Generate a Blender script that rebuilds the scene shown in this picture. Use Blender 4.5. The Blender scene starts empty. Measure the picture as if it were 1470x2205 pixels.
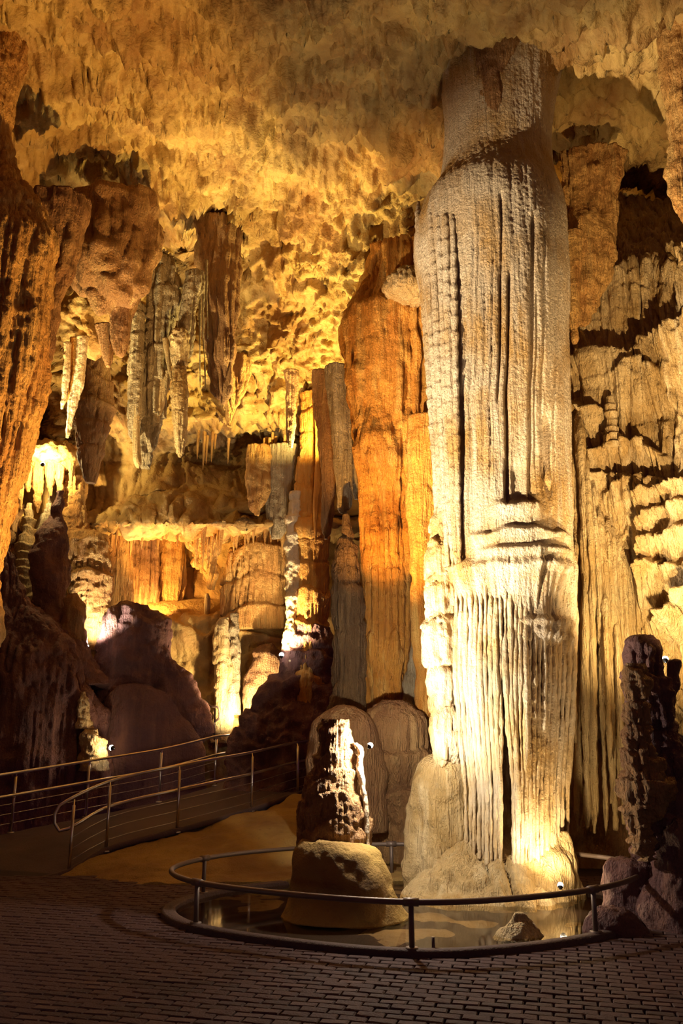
import bpy, math, random
import numpy as np
from mathutils import Vector, Matrix

random.seed(7)
C = bpy.context.scene.collection
SC = bpy.context.scene
R = math.radians

# ------------------------------------------------------------------ camera, world, exposure
F = 1782.0                 # focal length in pixels of the 1470 x 2205 frame
TH = R(14.7)               # camera pitched up
EYE = 2.0                  # eye height above the brick floor
cam_d = bpy.data.cameras.new('camera')
cam_d.sensor_fit = 'VERTICAL'; cam_d.sensor_height = 36.0; cam_d.lens = F / 2205.0 * 36.0
cam_d.clip_end = 200
cam = bpy.data.objects.new('camera', cam_d); C.objects.link(cam)
cam.location = (0, 0, EYE); cam.rotation_euler = (R(90) + TH, 0, 0)
SC.camera = cam
world = bpy.data.worlds.new('purple_fill'); SC.world = world; world.use_nodes = True
wb = world.node_tree.nodes['Background']
wb.inputs[0].default_value = (0.42, 0.13, 0.36, 1); wb.inputs[1].default_value = 0.17  # dim purple fill added to tint the shadows, not a source in the cave
SC.view_settings.view_transform = 'Standard'; SC.view_settings.look = 'None'
SC.view_settings.exposure = 0.0; SC.view_settings.gamma = 1.0
SC.view_settings.use_curve_mapping = False

# ------------------------------------------------------------------ measuring helpers
def P(px, py, d):
    """world point that stands at the horizontal distance d where the photograph shows (px, py)"""
    x = (px - 735.0) / F; v = (1102.5 - py) / F
    dx, dy, dz = x, math.cos(TH) - v * math.sin(TH), math.sin(TH) + v * math.cos(TH)
    k = d / dy
    return np.array([dx * k, d, EYE + dz * k])
def mpp(py, d):
    v = (1102.5 - py) / F
    return d / (math.cos(TH) - v * math.sin(TH)) / F
def G(px, py, z=0.0):
    """point on the level z"""
    x = (px - 735.0) / F; v = (1102.5 - py) / F
    dx, dy, dz = x, math.cos(TH) - v * math.sin(TH), math.sin(TH) + v * math.cos(TH)
    k = (z - EYE) / dz
    return np.array([dx * k, dy * k, z])

# ------------------------------------------------------------------ noise
def _h(ix, iy, iz, seed):
    h = (ix.astype(np.uint32) * np.uint32(374761393) + iy.astype(np.uint32) * np.uint32(668265263)
         + iz.astype(np.uint32) * np.uint32(2147483647) + np.uint32(seed * 974711 & 0xffffffff))
    h = (h ^ (h >> np.uint32(13))) * np.uint32(1274126177)
    h = (h ^ (h >> np.uint32(16))) * np.uint32(2246822519)
    h = h ^ (h >> np.uint32(15))
    return (h & np.uint32(0xffffff)).astype(np.float32) / np.float32(0x7fffff) - np.float32(1)
def vn(p, seed=0):
    p = p.astype(np.float32) + np.float32(517.3)
    i = np.floor(p).astype(np.int64); f = p - i
    f = f * f * f * (f * (f * 6 - 15) + 10)
    x, y, z = i[..., 0], i[..., 1], i[..., 2]
    fx, fy, fz = f[..., 0], f[..., 1], f[..., 2]
    r = 0
    for a in (0, 1):
        for b in (0, 1):
            for c in (0, 1):
                w = (fx if a else 1 - fx) * (fy if b else 1 - fy) * (fz if c else 1 - fz)
                r = r + w * _h(x + a, y + b, z + c, seed)
    return r
def fbm(p, octv=4, seed=0, gain=0.5):
    r = 0; a = 1.0; q = np.asarray(p, dtype=np.float32)
    for o in range(octv):
        r = r + a * vn(q, seed + o * 17); q = q * 2.03; a *= gain
    return r
def sstep(a, b, x):
    t = np.clip((x - a) / (b - a), 0, 1); return t * t * (3 - 2 * t)

def disp(p, seed=1, big=None, flute=None, ledge=None, rough=None, pop=None, flute2=None, arch=None):
    """relief of cave stone in metres along the normal.
    flute (amp, spacing, wander): rounded vertical rolls with sharp grooves; ledge (amp, height, warp): flowstone tiers;
    rough / big (amp, size): lumps; pop (amp, size): cave popcorn"""
    p = p.astype(np.float32); n = np.zeros(p.shape[:-1], np.float32)
    s = None
    if ledge:
        A, L, W = ledge
        zz = p[..., 2] if arch is None else p[..., 2] + np.float32(arch[1]) * (p[..., 0] - np.float32(arch[0])) ** 2
        q = (zz + W * fbm(p * np.float32(0.9 / L) * np.array([1, 1, .5], np.float32), 3, seed + 90)) / L
        s = q - np.floor(q)
        st = s * (1 - sstep(.84, 1.0, s)) * 1.15
        k = np.floor(q)
        cell = np.stack([p[..., 0] / (L * 2.2), p[..., 1] / (L * 2.2), k * 3.7], -1)
        n += A * st * (0.65 + 0.6 * vn(cell, seed + 5))
    for fl, sd in ((flute, 0), (flute2, 40)):
        if fl:
            A, lam, wander = fl
            q = p.copy(); 
            wv = np.stack([fbm(p * np.float32(.5), 2, seed + 60 + sd), fbm(p * np.float32(.5), 2, seed + 70 + sd)], -1) * wander
            q[..., 0] += wv[..., 0]; q[..., 1] += wv[..., 1]
            q = q / np.array([lam, lam, lam * 22], np.float32)
            r = np.abs(vn(q, seed + 2 + sd)) ** 0.6
            r2 = np.abs(vn(q * np.array([2.1, 2.1, 1.3], np.float32), seed + 3 + sd)) ** 0.6
            am = A * (0.6 + 0.6 * np.abs(vn(p * np.float32(.8), seed + 4 + sd)))
            if s is not None: am = am * (1.3 - 0.9 * s)
            n += am * (r + .45 * r2 - .5)
    if big: n += big[0] * fbm(p / np.float32(big[1]), 3, seed + 11)
    if rough: n += rough[0] * fbm(p / np.float32(rough[1]), 4, seed + 21)
    if pop:
        v = vn(p / np.float32(pop[1]), seed + 31); n += pop[0] * (1 - np.abs(v)) ** 2
    return n

# ------------------------------------------------------------------ materials
def stone(name, a, b, c, rough=0.55, bump=0.5, fine=34.0, streak=1.0, vstr=0.0, spec=0.35):
    """limestone: blotches of a/b, vertical mineral streaks of c, fine grain relief"""
    m = bpy.data.materials.new(name); m.use_nodes = True
    nt = m.node_tree; N = nt.nodes; Lk = nt.links; bs = N['Principled BSDF']
    geo = N.new('ShaderNodeNewGeometry')
    def noise(scale, detail, sc3=None, rgh=.55):
        t = N.new('ShaderNodeTexNoise'); t.inputs['Scale'].default_value = scale
        t.inputs['Detail'].default_value = detail; t.inputs['Roughness'].default_value = rgh
        if sc3:
            mp = N.new('ShaderNodeVectorMath'); mp.operation = 'MULTIPLY'; mp.inputs[1].default_value = sc3
            Lk.new(geo.outputs['Position'], mp.inputs[0]); Lk.new(mp.outputs[0], t.inputs['Vector'])
        else: Lk.new(geo.outputs['Position'], t.inputs['Vector'])
        return t
    def ramp(src, lo, hi):
        r = N.new('ShaderNodeMapRange'); r.inputs[1].default_value = lo; r.inputs[2].default_value = hi
        Lk.new(src, r.inputs[0]); return r.outputs[0]
    def mix(f, x, y):
        k = N.new('ShaderNodeMix'); k.data_type = 'RGBA'
        Lk.new(f, k.inputs[0])
        for s, v in ((6, x), (7, y)):
            if isinstance(v, tuple): k.inputs[s].default_value = (*v, 1)
            else: Lk.new(v, k.inputs[s])
        return k.outputs[2]
    n1 = noise(1.1, 5); n2 = noise(5.0, 5, (1, 1, .09)); n3 = noise(13, 4)
    col = mix(ramp(n1.outputs[0], .38, .62), a, b)
    st = N.new('ShaderNodeMath'); st.operation = 'MULTIPLY'; st.inputs[1].default_value = streak
    Lk.new(ramp(n2.outputs[0], .5, .68), st.inputs[0])
    col = mix(st.outputs[0], col, c)
    dk = tuple(x * .55 for x in c)
    sp = N.new('ShaderNodeMath'); sp.operation = 'MULTIPLY'; sp.inputs[1].default_value = .5
    Lk.new(ramp(n3.outputs[0], .58, .75), sp.inputs[0])
    col = mix(sp.outputs[0], col, dk)
    Lk.new(col, bs.inputs['Base Color'])
    bs.inputs['Roughness'].default_value = rough
    bs.inputs['Specular IOR Level'].default_value = spec
    if bump:
        nb = noise(fine, 5, None, .62)
        bp = N.new('ShaderNodeBump'); bp.inputs['Strength'].default_value = bump; bp.inputs['Distance'].default_value = .05
        h = nb.outputs[0]
        if vstr:   # drip striations running down the stone
            nv_ = noise(15, 3, (1, 1, .05), .6)
            ab = N.new('ShaderNodeMath'); ab.operation = 'SUBTRACT'; ab.inputs[1].default_value = .5; Lk.new(nv_.outputs[0], ab.inputs[0])
            a2 = N.new('ShaderNodeMath'); a2.operation = 'ABSOLUTE'; Lk.new(ab.outputs[0], a2.inputs[0])
            pw = N.new('ShaderNodeMath'); pw.operation = 'POWER'; pw.inputs[1].default_value = .5; Lk.new(a2.outputs[0], pw.inputs[0])
            ma = N.new('ShaderNodeMath'); ma.operation = 'MULTIPLY_ADD'; ma.inputs[1].default_value = vstr; Lk.new(pw.outputs[0], ma.inputs[0]); Lk.new(h, ma.inputs[2]); h = ma.outputs[0]
        Lk.new(h, bp.inputs['Height']); Lk.new(bp.outputs[0], bs.inputs['Normal'])
    return m
def plain(name, col, rough=.4, metal=0.0, emit=None):
    m = bpy.data.materials.new(name); m.use_nodes = True
    nt = m.node_tree; b = nt.nodes['Principled BSDF']
    t = nt.nodes.new('ShaderNodeTexNoise'); t.inputs['Scale'].default_value = 22; t.inputs['Detail'].default_value = 4
    k = nt.nodes.new('ShaderNodeMix'); k.data_type = 'RGBA'
    k.inputs[6].default_value = (*[x * .8 for x in col], 1); k.inputs[7].default_value = (*[min(1, x * 1.15) for x in col], 1)
    nt.links.new(t.outputs[0], k.inputs[0]); nt.links.new(k.outputs[2], b.inputs['Base Color'])
    b.inputs['Roughness'].default_value = rough; b.inputs['Metallic'].default_value = metal
    if emit:
        b.inputs['Emission Color'].default_value = (*emit[0], 1); b.inputs['Emission Strength'].default_value = emit[1]
    return m

M = {
 'cream':  stone('cream_calcite', (.60, .48, .34), (.44, .26, .09), (.64, .53, .40), .5, 1.0, 30, .8, .8),
 'creamlow': stone('cream_drapery', (.66, .52, .34), (.54, .34, .13), (.70, .56, .38), .45, .7, 30, 1, 1.2),
 'orange': stone('orange_flowstone', (.60, .27, .045), (.46, .18, .025), (.64, .36, .09), .5, .8, 26, 1, 1.3),
 'tan':    stone('tan_flowstone', (.52, .37, .18), (.40, .25, .09), (.58, .43, .23), .55, .8, 28, 1, 1.4),
 'wall':   stone('ochre_rock', (.44, .28, .085), (.27, .135, .035), (.50, .34, .12), .7, 1.0, 11, .4),
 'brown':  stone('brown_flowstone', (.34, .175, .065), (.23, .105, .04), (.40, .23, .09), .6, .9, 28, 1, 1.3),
 'grey':   stone('grey_flowstone', (.36, .28, .17), (.26, .185, .10), (.48, .39, .25), .55, .9, 28, 1, 1.3),
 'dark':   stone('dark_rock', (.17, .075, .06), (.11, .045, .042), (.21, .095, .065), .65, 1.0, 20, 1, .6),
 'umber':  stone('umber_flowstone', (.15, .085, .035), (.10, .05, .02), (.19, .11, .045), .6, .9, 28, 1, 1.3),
 'sand':   stone('sandy_bank', (.38, .24, .06), (.24, .13, .04), (.30, .18, .06), .9, .6, 40, .3),
 'bark':   stone('amber_flowstone', (.50, .27, .075), (.38, .17, .04), (.55, .32, .10), .6, .9, 24, 1, 1.2),
 'ramp':   stone('ramp_concrete', (.08, .045, .045), (.06, .035, .035), (.07, .04, .04), .85, .4, 40, .2),
 'curb':   stone('curb_concrete', (.11, .065, .055), (.08, .05, .045), (.10, .06, .05), .8, .5, 40, .2),
 'silt':   stone('pool_silt', (.26, .17, .08), (.16, .10, .05), (.20, .13, .07), .7, .7, 12, .3),
 'mortar': stone('mortar_bed', (.03, .016, .016), (.025, .014, .014), (.035, .02, .018), .95, .3, 40, .1),
 'brickA': stone('paver_red', (.085, .040, .038), (.07, .033, .033), (.095, .047, .043), .8, .5, 50, .3),
 'brickB': stone('paver_dark', (.065, .032, .03), (.055, .027, .027), (.075, .036, .033), .8, .5, 50, .3),
 'brickC': stone('paver_pale', (.105, .052, .046), (.09, .045, .04), (.11, .06, .05), .8, .5, 50, .3),
 'steel':  plain('brushed_steel', (.62, .55, .46), .32, 1.0),
 'iron':   plain('painted_iron', (.16, .11, .085), .5, .4),
 'pale_iron': plain('pale_painted_iron', (.55, .50, .42), .5, .2),
 'black':  plain('black_housing', (.03, .03, .03), .5),
 'lens':   plain('lamp_glass', (.9, .9, .85), .2, 0, ((1, .95, .85), 60)),
}
def water():
    m = bpy.data.materials.new('still_water'); m.use_nodes = True
    nt = m.node_tree; N = nt.nodes; N.remove(N['Principled BSDF']); out = N['Material Output']
    t = N.new('ShaderNodeBsdfTransparent'); t.inputs[0].default_value = (.92, .84, .68, 1)
    g = N.new('ShaderNodeBsdfGlossy'); g.inputs['Roughness'].default_value = .05
    fr = N.new('ShaderNodeFresnel'); fr.inputs[0].default_value = 1.36
    nz = N.new('ShaderNodeTexNoise'); nz.inputs['Scale'].default_value = 3; nz.inputs['Detail'].default_value = 3
    bp = N.new('ShaderNodeBump'); bp.inputs['Strength'].default_value = .06; bp.inputs['Distance'].default_value = .03
    nt.links.new(nz.outputs[0], bp.inputs['Height']); nt.links.new(bp.outputs[0], g.inputs['Normal'])
    k = N.new('ShaderNodeMixShader')
    nt.links.new(fr.outputs[0], k.inputs[0]); nt.links.new(t.outputs[0], k.inputs[1]); nt.links.new(g.outputs[0], k.inputs[2])
    nt.links.new(k.outputs[0], out.inputs[0])
    return m
M['water'] = water()

# ------------------------------------------------------------------ object helpers
def thing(name, label, cat, loc=(0, 0, 0), group=None):
    o = bpy.data.objects.new(name, None); C.objects.link(o); o.location = loc
    o.empty_display_size = .2
    return tag(o, label, cat, group)
def tag(o, label, cat, group=None):
    o['label'] = label; o['category'] = cat
    if group: o['group'] = group
    return o
def struct(o, label=None):
    o['kind'] = 'structure'
    if label: o['label'] = label
    return o
def mesh_np(name, v, quads, tris=None, smooth=True):
    me = bpy.data.meshes.new(name)
    nq = len(quads); nt_ = 0 if tris is None else len(tris)
    me.vertices.add(len(v)); me.vertices.foreach_set('co', np.ascontiguousarray(v, np.float32).ravel())
    li = quads.astype(np.int32).ravel()
    if nt_: li = np.concatenate([li, np.asarray(tris, np.int32).ravel()])
    me.loops.add(len(li)); me.loops.foreach_set('vertex_index', li)
    me.polygons.add(nq + nt_)
    st = np.concatenate([np.arange(nq) * 4, nq * 4 + np.arange(nt_) * 3]).astype(np.int32)
    me.polygons.foreach_set('loop_start', st)
    me.polygons.foreach_set('use_smooth', np.full(nq + nt_, smooth, bool))
    me.update(calc_edges=True); me.validate()
    return me
def place(name, v, quads, tris, mat, parent=None, smooth=True):
    """v in world metres; the origin goes to the base (or to the parent's place)"""
    if parent is None:
        k = v[:, 2] <= v[:, 2].min() + .02 * (np.ptp(v[:, 2]) + 1e-6)
        org = np.array([v[k, 0].mean(), v[k, 1].mean(), v[:, 2].min()])
    else: org = np.array(parent.location) if parent.parent is None else np.array(parent.location) + np.array(parent.parent.location)
    o = bpy.data.objects.new(name, mesh_np(name, v - org, quads, tris, smooth)); C.objects.link(o)
    o.data.materials.append(M[mat])
    if parent is None: o.location = org
    else: o.parent = parent
    return o
def grid_normals(g, wrap):
    if wrap: du = np.roll(g, -1, 1) - np.roll(g, 1, 1)
    else: du = np.gradient(g, axis=1)
    dv = np.gradient(g, axis=0)
    n = np.cross(du, dv); return n / (np.linalg.norm(n, axis=-1, keepdims=True) + 1e-9)
def hermite(t, x, f):
    """smooth curve through x at knots t"""
    m = np.zeros_like(x); 
    m[1:-1] = (x[2:] - x[:-2]) / (t[2:] - t[:-2])[:, None]
    m[0] = (x[1] - x[0]) / (t[1] - t[0]); m[-1] = (x[-1] - x[-2]) / (t[-1] - t[-2])
    i = np.clip(np.searchsorted(t, f, 'right') - 1, 0, len(t) - 2)
    h = (t[i + 1] - t[i]); u = ((f - t[i]) / h)[:, None]; h = h[:, None]
    return ((2*u**3-3*u**2+1)*x[i] + (u**3-2*u**2+u)*h*m[i] + (-2*u**3+3*u**2)*x[i+1] + (u**3-u**2)*h*m[i+1])
def tube(name, rows, d, mat, parent=None, ratio=.9, res=.035, extra=None, twist=0.0, **dk):
    """formation of round section. rows: (py, left px, right px[, distance]) from top to bottom"""
    kn = []
    for r in rows:
        dd = r[3] if len(r) > 3 else d
        c = P((r[1] + r[2]) / 2, r[0], dd); kn.append([*c, max(.002, (r[2] - r[1]) / 2 * mpp(r[0], dd))])
    kn = np.array(kn); t = np.concatenate([[0], np.cumsum(np.abs(np.diff(kn[:, 2])) + np.abs(np.diff(kn[:, 3])) * .8 + 1e-4)])
    nz = int(np.clip(t[-1] / res, 8, 700)); f = np.linspace(0, t[-1], nz)
    k = hermite(t, kn, f); k[:, 3] = np.maximum(k[:, 3], .002)
    nt_ = int(np.clip(2 * math.pi * kn[:, 3].max() / res, 10, 420))
    a = np.linspace(0, 2 * math.pi, nt_, endpoint=False)
    g = np.empty((nz, nt_, 3))
    g[..., 0] = k[:, None, 0] + k[:, None, 3] * np.cos(a); g[..., 1] = k[:, None, 1] + k[:, None, 3] * ratio * np.sin(a)
    g[..., 2] = k[:, None, 2]
    n = -grid_normals(g, True)
    out = np.stack([np.cos(a), np.sin(a) / ratio, 0 * a], -1); 
    flip = np.sign((n * out[None]).sum(-1)); n = n * np.where(flip == 0, 1, flip)[..., None]
    dv = disp(g, **dk)
    if extra is not None: dv = dv + extra(g, n)
    lim = k[:, None, 3] * .75
    dv = np.clip(dv, -lim, lim + .06)
    g = g + n * dv[..., None]
    v = g.reshape(-1, 3); top = g[0].mean(0); bot = g[-1].mean(0)
    v = np.vstack([v, top, bot]); idx = np.arange(nz * nt_).reshape(nz, nt_)
    a0 = idx[:-1]; b0 = idx[1:]
    q = np.stack([a0, b0, np.roll(b0, -1, 1), np.roll(a0, -1, 1)], -1).reshape(-1, 4)
    T = nz * nt_
    tr = np.concatenate([np.stack([np.full(nt_, T), idx[0], np.roll(idx[0], -1)], -1), np.stack([np.full(nt_, T + 1), np.roll(idx[-1], -1), idx[-1]], -1)])
    return place(name, v, q, tr, mat, parent)
def form(name, label, cat, rows, d, mat, group=None, **k):
    return tag(tube(name, rows, d, mat, **k), label, cat, group)
def lin_net(net, nu, nv):
    """net (rows, cols, 3) -> smooth (nv, nu, 3)"""
    net = np.asarray(net, float); r, c, _ = net.shape
    fu = np.linspace(0, c - 1, nu); fv = np.linspace(0, r - 1, nv)
    i = np.minimum(fu.astype(int), c - 2); u = (fu - i); u = u * .6 + .4 * u * u * (3 - 2 * u)
    a = net[:, i] * (1 - u)[None, :, None] + net[:, i + 1] * u[None, :, None]
    j = np.minimum(fv.astype(int), r - 2); w = (fv - j)
    return a[j] * (1 - w)[:, None, None] + a[j + 1] * w[:, None, None]
def sheet(name, g, mat, parent=None, thick=.4, toward=(0, -1, 0), extra=None, taper=True, **dk):
    """rock face with its own thickness; g (nv, nu, 3), displaced towards `toward`"""
    n = grid_normals(g, False); s = np.sign((n * np.array(toward)).sum(-1).mean()); n = n * (s if s else 1)
    dv = disp(g, **dk)
    if extra is not None: dv = dv + extra(g, n)
    fr = g + n * dv[..., None]
    step = max(1, min(g.shape[0], g.shape[1]) // 24)
    nv, nu = g.shape[:2]
    nav = n.mean((0, 1)); nav /= np.linalg.norm(nav)
    bk = g - nav * thick
    v = np.vstack([fr.reshape(-1, 3), bk.reshape(-1, 3)])
    idx = np.arange(nv * nu).reshape(nv, nu); o = nv * nu
    q = np.stack([idx[:-1, :-1], idx[1:, :-1], idx[1:, 1:], idx[:-1, 1:]], -1).reshape(-1, 4)
    # rim joining front to back
    rim = np.concatenate([idx[0, :], idx[1:, -1], idx[-1, -2::-1], idx[-2::-1, 0]])
    qb = np.stack([rim[:-1], rim[1:], rim[1:] + o, rim[:-1] + o], -1)
    # coarse back
    vi = np.unique(np.append(np.arange(0, nv, step), nv - 1)); ui = np.unique(np.append(np.arange(0, nu, step), nu - 1))
    bb = (idx + o)[np.ix_(vi, ui)]
    qk = np.stack([bb[:-1, :-1], bb[:-1, 1:], bb[1:, 1:], bb[1:, :-1]], -1).reshape(-1, 4)
    q = np.concatenate([q, qb, qk])
    used = np.zeros(len(v), bool); used[q.ravel()] = True
    re = np.cumsum(used) - 1
    return place(name, v[used], re[q], None, mat, parent)
def blob(name, c, r, mat, parent=None, res=.04, floor=None, **dk):
    """boulder: ellipsoid with relief, buried below `floor`"""
    nz = int(np.clip(math.pi * max(r) / res, 10, 160)); nt_ = int(np.clip(2 * math.pi * max(r[0], r[1]) / res, 12, 260))
    th = np.linspace(.03, math.pi - .03, nz)[:, None]; a = np.linspace(0, 2 * math.pi, nt_, endpoint=False)[None]
    g = np.stack([c[0] + r[0] * np.sin(th) * np.cos(a), c[1] + r[1] * np.sin(th) * np.sin(a), c[2] + r[2] * np.cos(th) + 0 * a], -1)
    n = (g - np.array(c)) / np.array(r) ** 2; n /= np.linalg.norm(n, axis=-1, keepdims=True)
    g = g + n * disp(g, **dk)[..., None]
    if floor is not None: g[..., 2] = np.maximum(g[..., 2], floor)
    idx = np.arange(nz * nt_).reshape(nz, nt_); a0 = idx[:-1]; b0 = idx[1:]
    q = np.stack([a0, b0, np.roll(b0, -1, 1), np.roll(a0, -1, 1)], -1).reshape(-1, 4)
    v = np.vstack([g.reshape(-1, 3), g[0].mean(0), g[-1].mean(0)]); T = nz * nt_
    tr = np.concatenate([np.stack([np.full(nt_, T), idx[0], np.roll(idx[0], -1)], -1), np.stack([np.full(nt_, T + 1), np.roll(idx[-1], -1), idx[-1]], -1)])
    return place(name, v, q, tr, mat, parent)
def pipe(name, pts, rad, mat, parent=None, seg=10, closed=False, sub=6):
    pts = np.array(pts, float)
    if sub > 1 and len(pts) > 2:
        if closed: pp = np.vstack([pts[-2:], pts, pts[:3]])
        else: pp = pts
        t = np.concatenate([[0], np.cumsum(np.linalg.norm(np.diff(pp, axis=0), axis=1))])
        if closed: f = np.linspace(t[2], t[2 + len(pts)], len(pts) * sub, endpoint=False)
        else: f = np.linspace(0, t[-1], len(pts) * sub)
        pts = hermite(t, pp, f)
    n = len(pts)
    tg = (np.roll(pts, -1, 0) - np.roll(pts, 1, 0)) if closed else np.gradient(pts, axis=0)
    tg /= np.linalg.norm(tg, axis=1, keepdims=True)
    up = np.tile([0, 0, 1.0], (n, 1)); up[np.abs(tg[:, 2]) > .95] = [0, 1, 0]
    if not closed:   # carry one frame along
        ref = np.array([0, 0, 1.0]) if abs(tg[0, 2]) < .9 else np.array([0, 1.0, 0])
        for i in range(n):
            ref = ref - tg[i] * ref.dot(tg[i]); ref /= np.linalg.norm(ref) + 1e-9; up[i] = ref
    s = np.cross(tg, up); s /= np.linalg.norm(s, axis=1, keepdims=True); u = np.cross(s, tg)
    a = np.linspace(0, 2 * math.pi, seg, endpoint=False)
    g = pts[:, None] + rad * (np.cos(a)[None, :, None] * s[:, None] + np.sin(a)[None, :, None] * u[:, None])
    idx = np.arange(n * seg).reshape(n, seg)
    if closed: a0 = idx; b0 = np.roll(idx, -1, 0)
    else: a0 = idx[:-1]; b0 = idx[1:]
    q = np.stack([a0, np.roll(a0, -1, 1), np.roll(b0, -1, 1), b0], -1).reshape(-1, 4)
    v = g.reshape(-1, 3); tr = None
    if not closed:
        v = np.vstack([v, pts[0], pts[-1]]); T = n * seg
        tr = np.concatenate([np.stack([np.full(seg, T), np.roll(idx[0], -1), idx[0]], -1), np.stack([np.full(seg, T + 1), idx[-1], np.roll(idx[-1], -1)], -1)])
    return place(name, v, q, tr, mat, parent)
def box_v(c, s, rz=0.0):
    x, y, z = s[0] / 2, s[1] / 2, s[2] / 2
    v = np.array([[-x,-y,-z],[x,-y,-z],[x,y,-z],[-x,y,-z],[-x,-y,z],[x,-y,z],[x,y,z],[-x,y,z]])
    ca, sa = math.cos(rz), math.sin(rz)
    v = v @ np.array([[ca, sa, 0], [-sa, ca, 0], [0, 0, 1]]); return v + np.array(c)
BOXQ = np.array([[0,3,2,1],[4,5,6,7],[0,1,5,4],[1,2,6,5],[2,3,7,6],[3,0,4,7]])

# ------------------------------------------------------------------ lamps of the cave, plus added wall and shelf fills
GOLD = (1, .56, .15); AMBER = (1, .50, .10); WARM = (1, .76, .42); WHITE = (1, .92, .76); LIME = (.95, .86, .30)
def lamp(label, at, aim, watt, col, cone=90, blend=.6, rad=.06, size=.06, spill=0):
    p = np.array(P(*at)); q = np.array(P(*aim)); dr = Vector(q - p).normalized()
    rot = dr.to_track_quat('-Z', 'Y')
    t = thing('floodlight', label, 'lamp', tuple(p), 'floodlights set among the formations')
    def ring(z, r, seg=16):
        return [rot @ Vector((r * math.cos(2 * math.pi * i / seg), r * math.sin(2 * math.pi * i / seg), z)) for i in range(seg)]
    def loft(name, prof, mat):
        v = np.array([x for z, r in prof for x in ring(z, r)]) + p; n = len(prof)
        idx = np.arange(n * 16).reshape(n, 16); a0 = idx[:-1]; b0 = idx[1:]
        qd = np.stack([a0, np.roll(a0, -1, 1), np.roll(b0, -1, 1), b0], -1).reshape(-1, 4)
        return place(name, v, qd, None, mat, t)
    s = size
    loft('housing', [(s * 1.3, .001), (s * 1.25, s * .4), (s * .8, s * .55), (s * .6, s * .8), (s * .45, s * .82)], 'black')
    loft('lens', [(-s * .8, .001), (-s * .72, s * .38), (-s * .45, s * .7), (0, s * .84), (s * .5, s * .8)], 'lens')
    l = bpy.data.lights.new('lamp_beam', 'SPOT'); l.energy = watt; l.color = col; l.spot_size = R(cone); l.spot_blend = blend; l.shadow_soft_size = rad
    o = bpy.data.objects.new('lamp_beam', l); C.objects.link(o); o.parent = t
    o.rotation_mode = 'QUATERNION'; o.rotation_quaternion = rot; o.location = dr * (s + .03)
    if spill:
        l2 = bpy.data.lights.new('lamp_glow', 'POINT'); l2.energy = spill; l2.color = col; l2.shadow_soft_size = .04
        o = bpy.data.objects.new('lamp_glow', l2); C.objects.link(o); o.parent = t; o.location = dr * (s + .04)
    return t

lamp('floodlight glaring on the right flank of the squat foreground stalagmite', (797, 1605, 9.82), (1010, 1330, 11.3), 380, WHITE, 120, spill=230, size=.038)
lamp('floodlight low on the cave floor off the left edge, aimed at the giant column', (-250, 1960, 7.2), (1070, 880, 11.2), 11500, (1, .78, .48), 42)
lamp('floodlight hidden behind the squat foreground stalagmite, aimed up the giant column', (705, 1650, 10.9), (1040, 900, 11.3), 700, (1, .84, .58), 80)
lamp('floodlight hidden behind the stalagmite base, aimed at the amber left column', (690, 1760, 10.9), (90, 690, 11.2), 5600, GOLD, 60)
lamp('floodlight hidden behind the stalagmite crown, aimed at the orange flowstone', (728, 1600, 11.3), (860, 930, 14.0), 3200, AMBER, 46)
lamp('small white floodlight on the pool floor at the giant column foot', (1206, 1906, 10.2), (1190, 1560, 11.6), 140, WARM, 130, size=.038, spill=16)
lamp('floodlight glaring beside the knobbly dark stalagmite at the right', (1432, 1419, 10.2), (1420, 1100, 12.3), 520, (1, .74, .36), 140, spill=16, size=.045)
lamp('added fill floodlight off the right edge, washing the upper flowstone wall', (1860, 1720, 6.6), (1370, 850, 12.4), 3600, (1, .70, .34), 46)  # unseen lamp, added to even out the light on the upper wall
lamp('floodlight glowing in the bright alcove at the far left', (92, 1000, 18.0), (96, 975, 19.2), 420, (1, .76, .32), 170, spill=140)
lamp('floodlight off the left edge, aimed at the fluted hanging columns', (-70, 1340, 13.0), (330, 790, 14.9), 3600, (1, .78, .38), 50)
lamp('floodlight behind the slim banded column, washing the rough golden ceiling', (697, 1010, 16.5), (600, 720, 17.0), 2100, (1, .76, .25), 120)
lamp('floodlight at the white-hot left foot of the slim banded column', (606, 1410, 17.6), (640, 1150, 18.1), 800, WARM, 140)
lamp('floodlight behind the dark knobbly mound, washing the pale rock face', (545, 1560, 18.5), (490, 1390, 20.6), 1200, WARM, 105)
lamp('floodlight behind the leaning brown boulder at the left', (186, 1392, 18.2), (205, 1240, 18.9), 1300, WHITE, 130)
lamp('floodlight set low by the left ramp, lighting a small pale rock', (240, 1610, 16.9), (200, 1598, 17.2), 30, WARM, 140, size=.06)
lamp('floodlight behind the domed boulder, washing the recess under the rock shelf', (302, 1316, 20.9), (390, 1210, 23), 420, GOLD, 150)
lamp('added fill floodlight behind the crest of the domed boulder, aimed at the rock shelf', (335, 1336, 19.45), (390, 1060, 20.2), 800, GOLD, 100)  # unseen lamp, added to brighten the shelf front from below
lamp('floodlight behind the amber left column, aimed at the pair of yellow stalactites', (0, 1020, 14.6), (165, 830, 14.8), 1500, (1, .78, .34), 46)

# ------------------------------------------------------------------ the setting: floor, ceiling, walls
FLOOR_Z = 0.0
ys = np.linspace(-3.5, 16, 60); xs = np.linspace(-9, 9, 50)
g = np.stack(np.broadcast_arrays(xs[None, :], ys[:, None], np.full((60, 50), -.035)), -1).astype(float)
floor = struct(sheet('floor', g, 'mortar', thick=.25, toward=(0, 0, 1), rough=(.008, .5)), 'dark red brick paving around the pool')

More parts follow.
